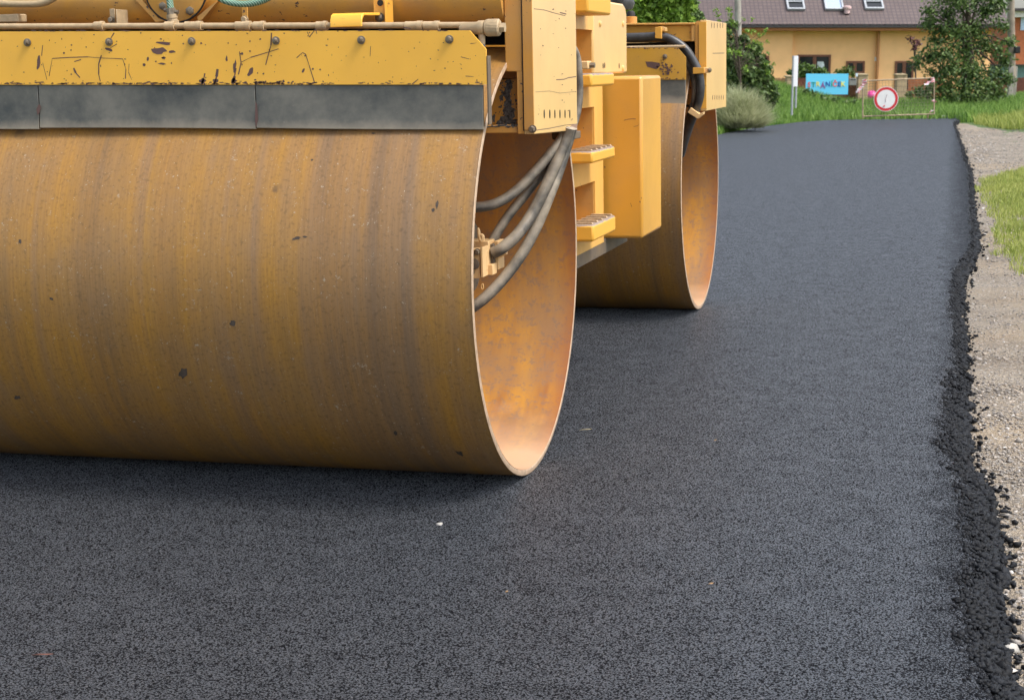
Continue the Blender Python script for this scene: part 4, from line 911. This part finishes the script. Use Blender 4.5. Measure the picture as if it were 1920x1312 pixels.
mb=MB(); mb.box(L(1640,0,-.1).x,L(1646,0,-.1).x,-.14,-.101,L(1,115,-.1).z,L(1,108,-.1).z) if False else mb.box(L(1640,110).x,L(1647,110).x,-.04,-.001,L(1640,115).z,L(1640,107.5).z); hs_.part(mb,'alarm_box',flat('white_box',(.8,.8,.78),.5))
mb=MB(); mb.tube([(x2-.03,-.14,zT),(x2-.03,-.14,zB)],.05,10,smooth=0); hs_.part(mb,'downpipe',flat('orange_pipe',(.45,.20,.07),.5),smooth=True)
# ---- far right brick house
bh=BG('brick_house',1935,185,72,'red brick house with white eaves at the far right behind the pole','house')
M['brick']=flat('orange_brick',(.42,.13,.05),.8,0,.15,8)
mb=MB(); bh.box(mb,1897,200,2150,33,0,8); bh.part(mb,'wall',M['brick'])
mb=MB(); bh.box(mb,1894,32.8,2150,21,-.3,8.2); bh.part(mb,'eaves',flat('white_eaves',(.75,.75,.68),.6))
mb=MB(); a=bh.p(1893,21,-.5); b=bh.p(2150,16,-.5); mb.prism([(-.5,a.z),(-.5,b.z),(4,b.z+.15),(8.5,b.z),(8.5,a.z)],'x',a.x,b.x); bh.part(mb,'roof',M['gutter'])
mb=MB(); bh.box(mb,1914,57,1940,33.5,-.05,-.002); bh.part(mb,'window',flat('pale_window',(.45,.60,.75),.2))
# ---- fence pieces, pillars
DF=52.
q=NT('sand_block'); v=q.tc.outputs['Object']; n=q.noise(v,8,5); bk=q.n.new('ShaderNodeTexBrick'); bk.inputs['Scale'].default_value=1; bk.inputs['Brick Width'].default_value=.6; bk.inputs['Row Height'].default_value=.17; bk.inputs['Mortar Size'].default_value=.012; bk.inputs['Color1'].default_value=(.40,.29,.16,1); bk.inputs['Color2'].default_value=(.46,.34,.20,1); bk.inputs['Mortar'].default_value=(.22,.16,.10,1)
mp=q.n.new('ShaderNodeMapping'); mp.inputs['Rotation'].default_value=(math.pi/2,0,0); q.L(v,mp.inputs[0]); q.L(mp.outputs[0],bk.inputs['Vector']); M['sand']=q.set(color=q.mix(.3,bk.outputs['Color'],q.ramp(n,[(.3,(.30,.22,.12)),(.7,(.52,.40,.25))])),rough=.85)
M['cap']=flat('pillar_cap',(.36,.28,.16),.8)
for u0,u1,v0,v1,lab in((1474,1487,141,172,'short sand coloured block pillar half hidden behind the white notice board'),(1607.5,1628,138,200,'sand coloured block pillar between the blue sign and the open gateway'),(1680.5,1701,138,194,'sand coloured block pillar right of the open gateway, behind the barrier')):
    b=BG('gate_pillar',(u0+u1)/2,v1,DF,lab,'pillar','pillars of the house fence')
    mb=MB(); b.box(mb,u0+1,v1+8,u1-1,v0+3.5,-.17,.17); b.part(mb,'shaft',M['sand'],bevel=.01)
    a=b.p(u0-.6,v0+3.5,-.2); c_=b.p(u1+.6,v0,-.2); mb=MB(); mb.box(a.x,c_.x,-.2,.2,a.z,a.z+.03); mb.raw([(a.x,-.2,a.z+.03),(c_.x,-.2,a.z+.03),(c_.x,.2,a.z+.03),(a.x,.2,a.z+.03),(a.x+.1,-.05,c_.z),(c_.x-.1,-.05,c_.z),(c_.x-.1,.05,c_.z),(a.x+.1,.05,c_.z)],[(0,1,5,4),(1,2,6,5),(2,3,7,6),(3,0,4,7),(4,5,6,7)])
    b.part(mb,'cap',M['cap'])
def fence(u0,u1,vt,vb,d,lab,mat,cat='fence',gap=2.3,w_=1.9,wav=0):
    b=BG('wooden_fence',(u0+u1)/2,vb,d,lab,cat,'wooden fences in front of the houses')
    mb=MB(); u=u0
    while u<u1: b.box(mb,u,vb+5,min(u+w_,u1),vt+random.uniform(-1,1)+wav*math.sin((u-u0)*.06),-.012,.012); u+=gap
    b.part(mb,'pickets',mat)
    mb=MB(); b.box(mb,u0,vt+7,u1,vt+5,.0125,.05); b.box(mb,u0,vb-6,u1,vb-8,.0125,.05); b.part(mb,'rails',mat); return b
M['redwood']=flat('red_brown_planks',(.11,.03,.014),.7,0,.35,6); M['tanwood']=flat('tan_planks',(.25,.135,.065),.75,0,.35,6); M['orangewood']=flat('orange_planks',(.30,.10,.035),.7,0,.3,6)
fence(1447,1474,147,172,DF+.3,'weathered tan picket fence to the left of the short pillar',M['tanwood'])
fence(1487.5,1607,146,196,DF+.3,'red brown picket fence behind the blue sign',M['redwood'])
fence(1702,1770,148,190,DF+.3,'orange brown picket fence between the right pillar and the big tree',M['orangewood'])
fence(1862,1990,146,186,DF+8,'tall rust brown board fence right of the big tree',M['redwood'],gap=2.0,w_=1.9)
b=BG('shed',1900,150,66,'teal coloured low shed wall behind the brown fence at far right','shed'); mb=MB(); b.box(mb,1862,175,2010,123,0,2); b.part(mb,'wall',flat('teal_panel',(.10,.20,.20),.7)); mb=MB(); b.box(mb,1858,122.8,2014,121,-.2,2.2); b.part(mb,'roof',M['gutter'])
b=BG('letter_box',1599,160,DF-.3,'grey metal letter box hanging on the fence beside the left gate pillar','letter box'); mb=MB(); b.box(mb,1592,160.5,1606,147,-.06,.06); b.part(mb,'case',flat('grey_box',(.22,.22,.20),.5),bevel=.01); mb=MB(); b.box(mb,1594,150.5,1604,149,-.064,-.061); b.part(mb,'slot',M['dark'])
b=BG('number_plate',1606,144,DF-.26,'small white and blue plate at the top of the left gate pillar','plate'); mb=MB(); b.box(mb,1604.5,144,1608.5,137.5,-.02,.0); b.part(mb,'face',flat('pale_plate',(.62,.72,.80),.4))
b=BG('ball',1634,190,DF+1.5,'bright pink ball lying in the open gateway','ball'); mb=MB(); c_=b.p(1634,182); r_=.20
bmx=bmesh.new(); bmesh.ops.create_uvsphere(bmx,u_segments=24,v_segments=14,radius=r_); mb.raw([v.co+Vector(c_) for v in bmx.verts],[[v.index for v in f.verts] for f in bmx.faces]); bmx.free(); b.part(mb,'shell',flat('pink_plastic',(.62,.05,.25),.35),smooth=True)
# ---- blue sign with letters
bs=BG('blue_sign',1551,178,DF-1.2,'light blue name board with colourful capital letters on the fence','sign')
mb=MB(); bs.box(mb,1511,177.5,1590.5,138.5,0,.02); bs.part(mb,'board',NT('sky_blue_board').set(color=(.14,.60,.88),rough=.5))
mb=MB(); bs.box(mb,1516,205,1518,178,.021,.06); bs.box(mb,1584,205,1586,178,.021,.06); bs.part(mb,'posts',M['brown'])
LT=[('S',1517,159,(.80,.12,.12)),('T',1525,159,(.02,.30,.25)),('R',1533.5,158,(.85,.72,.15)),('Á',1542.5,161.5,(.25,.05,.25)),('N',1552,158,(.02,.10,.40)),('Í',1559.5,158,(.02,.38,.20)),('Č',1565.5,158,(.85,.12,.10)),('E',1573.5,158,(.03,.10,.38)),('K',1580.5,158,(.85,.78,.15))]
for ch,u,v,c in LT:
    cu=bpy.data.curves.new('letter','FONT'); cu.body=ch; cu.size=.20 if ch!='Á' else .22; cu.extrude=.004; cu.offset=.004; cu.align_x='CENTER'
    ob=bpy.data.objects.new('tmp',cu); COL.objects.link(ob); dg=bpy.context.evaluated_depsgraph_get(); me=bpy.data.meshes.new_from_object(ob.evaluated_get(dg)); bpy.data.objects.remove(ob)
    o=bpy.data.objects.new('letter',me); COL.objects.link(o); me.materials.clear(); me.materials.append(NT('letter_paint').set(color=c,rough=.5)); o.parent=bs.o
    pc=bs.p(u,v+4.3); o.location=(pc.x,-.006,pc.z); o.rotation_euler=(math.pi/2,0,0)
# ---- white notice board seen nearly edge on
nb=BG('notice_board',1492,205,35.5,'narrow white notice board on two thin posts, seen almost edge on','notice board')
mb=MB(); a=nb.p(1488,105); b=nb.p(1496,105); 
z1=nb.p(1488,105).z; z0=nb.p(1488,163).z; b.x=a.x+.165; b.y=0; mb.prism([(a.x,0),(a.x+.01,-.02),(b.x+.01,.43),(b.x,.45)],'z',z0,z1); nb.part(mb,'board',flat('white_board',(.60,.62,.64),.5,0,.03),bevel=.004)
for c_,y_ in((a,-.045),(b,.475)):
    mb=MB(); mb.tube([(c_.x-.012,y_,z1),(c_.x-.012,y_,nb.p(1489,216).z if y_<.1 else z0-.45)],.022,10,smooth=0); nb.part(mb,'post',M['frame_grey'],smooth=True)
# ---- mesh barrier with the round sign
DB=34.5
bb=BG('mesh_barrier',1684,219,DB,'rusty wire mesh barrier panel standing at the end of the road','barrier')
cs=[bb.p(u,v) for u,v in((1618,152),(1751.5,146.5),(1751.5,214),(1617.5,218.5))]
mb=MB()
for i in range(4): mb.tube([cs[i],cs[(i+1)%4]],.014,8,smooth=0)
bb.part(mb,'frame',flat('rusty_pipe',(.36,.27,.17),.6,0,.3,9),smooth=True)
mb=MB()
for k in range(1,22): t=k/22; mb.tube([cs[0].lerp(cs[1],t),cs[3].lerp(cs[2],t)],.0022,4,smooth=0)
for k in range(1,12): t=k/12; mb.tube([cs[0].lerp(cs[3],t)+Vector((0,.003,0)),cs[1].lerp(cs[2],t)+Vector((0,.003,0))],.0022,4,smooth=0)
bb.part(mb,'wire_mesh',flat('mesh_wire',(.20,.17,.12),.6))
for u in(1618,1740):
    mb=MB(); a=bb.p(u,216); mb.tube([a,(a.x,a.y,bb.p(u,222).z)],.014,8,smooth=0); bb.part(mb,'foot',flat('rusty_foot',(.30,.2,.12),.6),smooth=True)
rs_=BG('no_entry_sign',1661,209,DB-.06,'round white road sign with a red border hanging on the mesh barrier','road sign')
c_=rs_.p(1661.3,186); rr=rs_.p(1684.3,186).x-c_.x
def disc(r0,r1,y,th,mat,name,parent=None):
    mb=MB(); n=56
    prof=[(y,r1),(y+th,r1)]
    if r0: 
        for k in range(n):
            a=2*math.pi*k/n; b=2*math.pi*(k+1)/n
            mb.face([(c_.x+r0*math.cos(a),y,c_.z+r0*math.sin(a)),(c_.x+r1*math.cos(a),y,c_.z+r1*math.sin(a)),(c_.x+r1*math.cos(b),y,c_.z+r1*math.sin(b)),(c_.x+r0*math.cos(b),y,c_.z+r0*math.sin(b))])
    else: mb.lathe([(y,r1),(y+th,r1)],(c_.x,0,c_.z),'y',n)
    return rs_.part(mb,name,mat)
M['signw']=flat('sign_white',(.72,.72,.70),.4,0,.06,8); M['signr']=flat('sign_red',(.55,.02,.03),.4)
disc(0,rr,0,.006,M['signw'],'disc'); disc(rr*.75,rr*.96,-.0015,0,M['signr'],'red_ring')
mb=MB(); mb.tube([c_+Vector((.02,-.003,.09)),c_+Vector((-.01,-.003,.0)),c_+Vector((-.005,-.003,-.06))],.007,6,smooth=3); rs_.part(mb,'scribble',flat('grey_mark',(.45,.40,.40),.6)); mb=MB(); mb.tube([c_+Vector((-.02,-.003,-.13)),c_+Vector((-.05,-.003,-.15))],.012,6,smooth=0); rs_.part(mb,'scribble',M['signr'])
# tape pieces
def tape(pts,lab,seed,w2=.05,d=DB-.09):
    random.seed(seed); b=BG('warning_tape',pts[0][0],pts[0][1],d,lab,'tape','scraps of red and white tape on the barrier'); mb=MB(); ps=[b.p(u,v,random.uniform(-.05,.03)) for u,v in pts]; 
    N=7*(len(ps)-1); prev=None
    for i in range(N+1):
        t=i/N*(len(ps)-1); k=min(int(t),len(ps)-2); c3=ps[k].lerp(ps[k+1],t-k); off=Vector((random.uniform(.6,1)*w2*.5,random.uniform(-.03,.03),random.uniform(-.01,.02)))
        cur=(c3-off,c3+off)
        if prev: mb.face([prev[0],prev[1],cur[1],cur[0]],(i//2)%2)
        prev=cur
    b.part(mb,'strip',[flat('tape_white',(.78,.76,.76),.4),flat('tape_red',(.70,.22,.25),.4)])
    random.seed(seed+5)
tape([(1620,149),(1621,157),(1614,165),(1607,173),(1609,175)],'red and white tape fluttering from the upper left corner of the barrier',3,.10)
tape([(1748,146),(1750,154),(1743,153),(1736,159)],'white tape knotted at the upper right corner of the barrier',4,.09)
tape([(1749,188),(1754,192)],'small white tape scrap halfway up the right side of the barrier',5,.06); tape([(1748,207),(1744,211)],'small red and white tape scrap near the lower right corner of the barrier',6,.06)
# ---- poles
def pole(u0,vt,u1,vb,d,r,lab,two=False,mat=None):
    b=BG('utility_pole',u1,vb,d,lab,'utility pole'); mb=MB(); mb.tube([b.p(u1,vb),b.p(u0,vt)],[r*1.1,r*.85],14,smooth=0); b.part(mb,'shaft',mat or M['polem'],smooth=True); return b
M['polem']=flat('weathered_pole',(.30,.28,.24),.8,0,.25,5); M['wpole']=flat('wood_pole',(.24,.20,.15),.8,0,.3,5)
pole(1380,-260,1386,215,44,.085,'grey concrete utility pole rising behind the left bushes')
pb_=pole(1893,-220,1897,150,48,.10,'weathered wooden utility pole at the right edge beside the big tree',mat=M['wpole'])
for du in(-4.2,5.5):
    mb=MB(); a=pb_.p(1897+du-2.8,125); c4=pb_.p(1897+du+2.8,190); mb.box(a.x,c4.x,-.15 if du<0 else .02,.0 if du<0 else .17,c4.z,a.z); pb_.part(mb,'footing',M['polem'],bevel=.01)
mb=MB(); a=pb_.p(1901,94); mb.box(a.x-.05,a.x+.10,-.3,-.12,a.z-.1,a.z+.1); pb_.part(mb,'junction_box',M['dark'],bevel=.02)
# ---- trees
def tree(name,u,v,d,lab,cat,clumps,leafm,leafsz,nper,trunk=None,group=None,second=None,dense=1.3):
    b=BG(name,u,v,d,lab,cat,group)
    V=[];F=[]; base=0; cents=[]
    for (cu,cv,ru,dy) in clumps:
        c=b.p(cu,cv,dy); r=(b.p(cu+ru,cv,dy)-c).length; cents.append((c,r))
        N=int(nper*(ru/12.)**1.7)
        dirs=rng.normal(size=(N,3)); dirs/=np.linalg.norm(dirs,axis=1)[:,None]
        rad=r*rng.uniform(.05,1.3,N)**.75; rad*=1+.25*np.sin(dirs[:,0]*5+cu)*np.cos(dirs[:,2]*6+cv)
        P=np.array(c)+dirs*rad[:,None]*np.array([1,1,.85]); 
        n1=rng.normal(size=(N,3)); n1+=dirs*.6+np.array([0,0,.5]); n1/=np.linalg.norm(n1,axis=1)[:,None]; t=np.cross(n1,rng.normal(size=(N,3))); t/=np.linalg.norm(t,axis=1)[:,None]; bt=np.cross(n1,t)
        s=leafsz*rng.uniform(.6,1.3,N)[:,None]
        q4=np.stack([P-t*s,P-bt*s*.45+n1*s*.1,P+t*s,P+bt*s*.45+n1*s*.1],1); V.append(q4.reshape(-1,3)); F.append(np.arange(N*4).reshape(N,4)+base); base+=4*N
    o=fastmesh('crown',np.concatenate(V),np.concatenate(F),leafm,b.o)
    if trunk:
        mb=MB(); t0=Vector(b.p(*trunk[0])); t1=Vector(b.p(*trunk[1])); mb.tube([t0,t0.lerp(t1,.5)+Vector((.03,0,0)),t1],[trunk[2],trunk[2]*.8,trunk[2]*.55],10,smooth=4)
        for c,r in cents:
            s0=t0.lerp(t1,random.uniform(.35,.95)); mid=s0.lerp(c,.5)+Vector((0,0,.1)); mb.tube([s0,mid,c],[trunk[2]*.35,trunk[2]*.22,trunk[2]*.08],6,smooth=3)
        b.part(mb,'trunk',M['bark'],smooth=True)
    return b
random.seed(11)
cl=[(1745,20,18,0),(1742,45,18,.1),(1775,-10,30,0),(1775,30,22,.2),(1800,5,30,-.2),(1840,-20,40,0),(1850,20,30,.1),(1870,5,22,0),(1880,50,14,.2),(1790,60,26,-.2),(1825,55,28,0),(1752,75,16,.1),(1745,105,24,.1),(1720,118,16,0),(1775,100,26,-.3),(1810,95,26,0),(1845,85,24,.2),(1870,95,20,0),(1893,80,14,0),(1790,130,30,-.3),(1825,135,30,-.2),(1755,140,22,0),(1740,172,18,-.3),(1775,165,28,-.3),(1810,170,32,-.4),(1845,160,28,-.2),(1870,140,20,0),(1885,115,16,.1),(1795,190,22,-.5),(1835,188,24,-.4),(1768,60,12,0),(1866,172,22,0),(1890,150,14,0)]
tree('broadleaf_tree',1812,200,45,'large dark green bushy tree in front of the right end of the peach house','tree',cl,M['leaf_dark'],.055,135,((1812,205),(1815,20),.12))
tree('ornamental_shrub',1712,125,53,'sparse purple leaved shrub by the house wall left of the big tree','shrub',[(1708,75,9,0),(1720,82,9,0),(1716,92,7,0)],M['leaf_red'],.07,60,((1716,190),(1714,80),.03))
cl=[(1352,70,16,0),(1372,50,11,.2),(1375,85,14,0),(1350,110,20,0),(1380,112,22,-.2),(1405,100,16,0),(1420,112,14,.1),(1395,140,26,-.2),(1360,150,24,-.3),(1420,145,22,0),(1438,175,18,-.1),(1410,180,22,-.3),(1380,185,22,-.3),(1436,150,12,0),(1445,192,10,0),(1400,198,20,-.4),(1448,165,9,-.2),(1450,180,10,-.2),(1432,128,12,-.1),(1418,90,10,0),(1395,75,10,0),(1436,203,11,-.4),(1330,90,16,.2),(1330,130,18,.2)]
tree('hedge_tree',1395,215,38,'dark green bushy tree overgrowing the grey pole beside the rear of the roller','tree',cl,M['leaf_dark'],.065,330,((1395,215),(1385,70),.07))
cl=[(1342,20,5,0),(1346,30,5,0),(1348,40,5,0),(1366,18,7,0),(1370,30,6,0),(1374,44,7,0),(1362,60,8,0),(1400,58,5,0),(1412,60,6,0),(1425,66,5,0),(1436,56,5,0),(1432,64,4,0),(1415,78,6,0),(1405,86,7,0),(1425,84,5,0),(1438,80,4,0),(1440,100,4,0),(1436,120,5,0),(1452,120,4,0),(1410,36,4,0),(1395,36,4,0),(1385,100,9,-.2),(1365,95,10,-.3),(1345,125,9,-.3),(1400,130,8,-.35),(1440,137,6,0)]
tree('young_sprouts',1392,210,37.4,'light lime green sprouting branches sticking out of the dark bush by the pole','shrub',cl,M['leaf_lime'],.035,90,((1390,210),(1380,60),.025))
cl=[(1190,20,22,0),(1215,25,20,0),(1240,22,22,0),(1265,25,20,0),(1285,18,16,0),(1210,-5,24,0),(1250,-8,28,0),(1285,-8,20,0),(1290,40,12,0),(1200,45,20,0),(1240,48,20,0),(1270,50,18,0)]
tree('light_tree',1240,200,30,'bright light green leafy tree seen above the rear of the roller','tree',cl,M['leaf_lime'],.06,330,((1240,230),(1240,0),.08))
tree('conifer',1305,200,33,'small dark green conifer between the light green tree and the brown roof','tree',[(1300,28,13,0),(1308,35,12,0),(1300,8,9,0),(1292,42,14,0),(1306,50,12,0),(1312,30,8,.1),(1300,70,18,0),(1300,100,20,0),(1300,140,22,0)],M['leaf_dark'],.04,500,((1302,230),(1302,5),.06))
tree('garden_shrub',1515,165,54,'green shrub growing in front of the large window behind the blue sign','shrub',[(1500,130,11,0),(1515,130,12,0),(1532,135,11,0),(1484,136,8,0),(1545,137,9,0),(1505,142,12,0)],M['leaf_mid'],.07,160,((1515,180),(1515,135),.03))
tree('garden_shrub',1588,165,54,'small green shrub between the two windows, above the right corner of the blue sign','shrub',[(1580,134,8,0),(1592,132,9,0),(1600,140,7,0),(1572,136,6,0)],M['leaf_mid'],.06,130,((1590,180),(1590,135),.02))
tree('garden_shrub',1730,190,51,'low green shrub behind the mesh barrier on its right side','shrub',[(1720,172,10,0),(1735,175,12,0),(1705,178,8,0),(1748,168,10,0)],M['leaf_mid'],.06,150)
tree('low_bush',1565,196,46,'low dark green weedy bush below the blue sign in front of the fence','shrub',[(1525,176,8,0),(1545,184,9,0),(1565,189,9,0),(1585,193,8,0),(1600,192,7,0),(1510,170,9,0)],M['leaf_dark'],.05,110)
# grey-green grassy mound shrub
def mound():
    b=BG('feathery_shrub',1388,238,31,'pale grey green feathery grass mound right behind the rear drum','shrub'); pts=[]
    N=12000; V=[];F=[]
    c=b.p(1385,240,.3); rx=(b.p(1445,240,.3)-c).x
    for i in range(N):
        a=random.uniform(0,6.28); r=math.sqrt(random.random()); x=c.x+rx*r*math.cos(a); y=.3+.7*r*math.sin(a); h=.86*math.sqrt(max(.05,1-r*r))*random.uniform(.6,1.1)*(1+.35*fn(x*3,y*3,2))
        s0=Vector((c.x+(x-c.x)*.75,.3+(y-.3)*.75,c.z+h*random.uniform(0,.75))); tip=Vector((x+random.gauss(0,.13),y+random.gauss(0,.10)-.05,s0.z+random.uniform(.10,.24))); w2=Vector((random.uniform(-1,1),random.uniform(-1,1),0)).normalized()*.008
        k=len(V); V+=[s0-w2,s0+w2,tip]; F.append((k,k+1,k+2))
    o=fastmesh('blades',[tuple(v) for v in V],F,M['leaf_grey'],b.o)
    mb=MB(); 
    for i in range(5): mb.tube([(c.x+i*.15-.3,.3,c.z-.05),(c.x+i*.2-.4,.3,c.z+.35)],.008,5,smooth=0)
    b.part(mb,'stems',M['bark'])
random.seed(21); mound()
# tall weeds in front of the blue sign
def weeds():
    out=[]
    for i in range(16000):
        u=random.uniform(1440,1600); d=random.uniform(37,49); top=np.interp(u,[1440,1500,1540,1600],[.75,.62,.5,.3]); c=bgp(u,190,d)
        if fn(c.x*1.1,c.y*.7,6)<-.05: continue
        out.append((c.x,c.y,gz(c.x,c.y)-random.uniform(0,.06)))
    return out
gs=grass('tall_weeds',weeds(),.34,.02,M['grass'],.9); tag(gs,'tall green weeds in front of the blue sign and the wooden fence','weeds',kind='stuff')
# pale kerb line at the end of the road
mb=MB(); a=at(1760,221,'z',0); b=at(1835,219,'z',0); mb.box(a.x,b.x+.6,33.3,33.42,-.09,.03); o=mb.build('kerb',flat('pale_kerb',(.5,.48,.44),.8),None,bevel=.01); tag(o,kind='structure')
scene.cycles.use_adaptive_sampling=True; scene.cycles.adaptive_threshold=.02
scene.cycles.use_denoising=True
scene.cycles.max_bounces=6
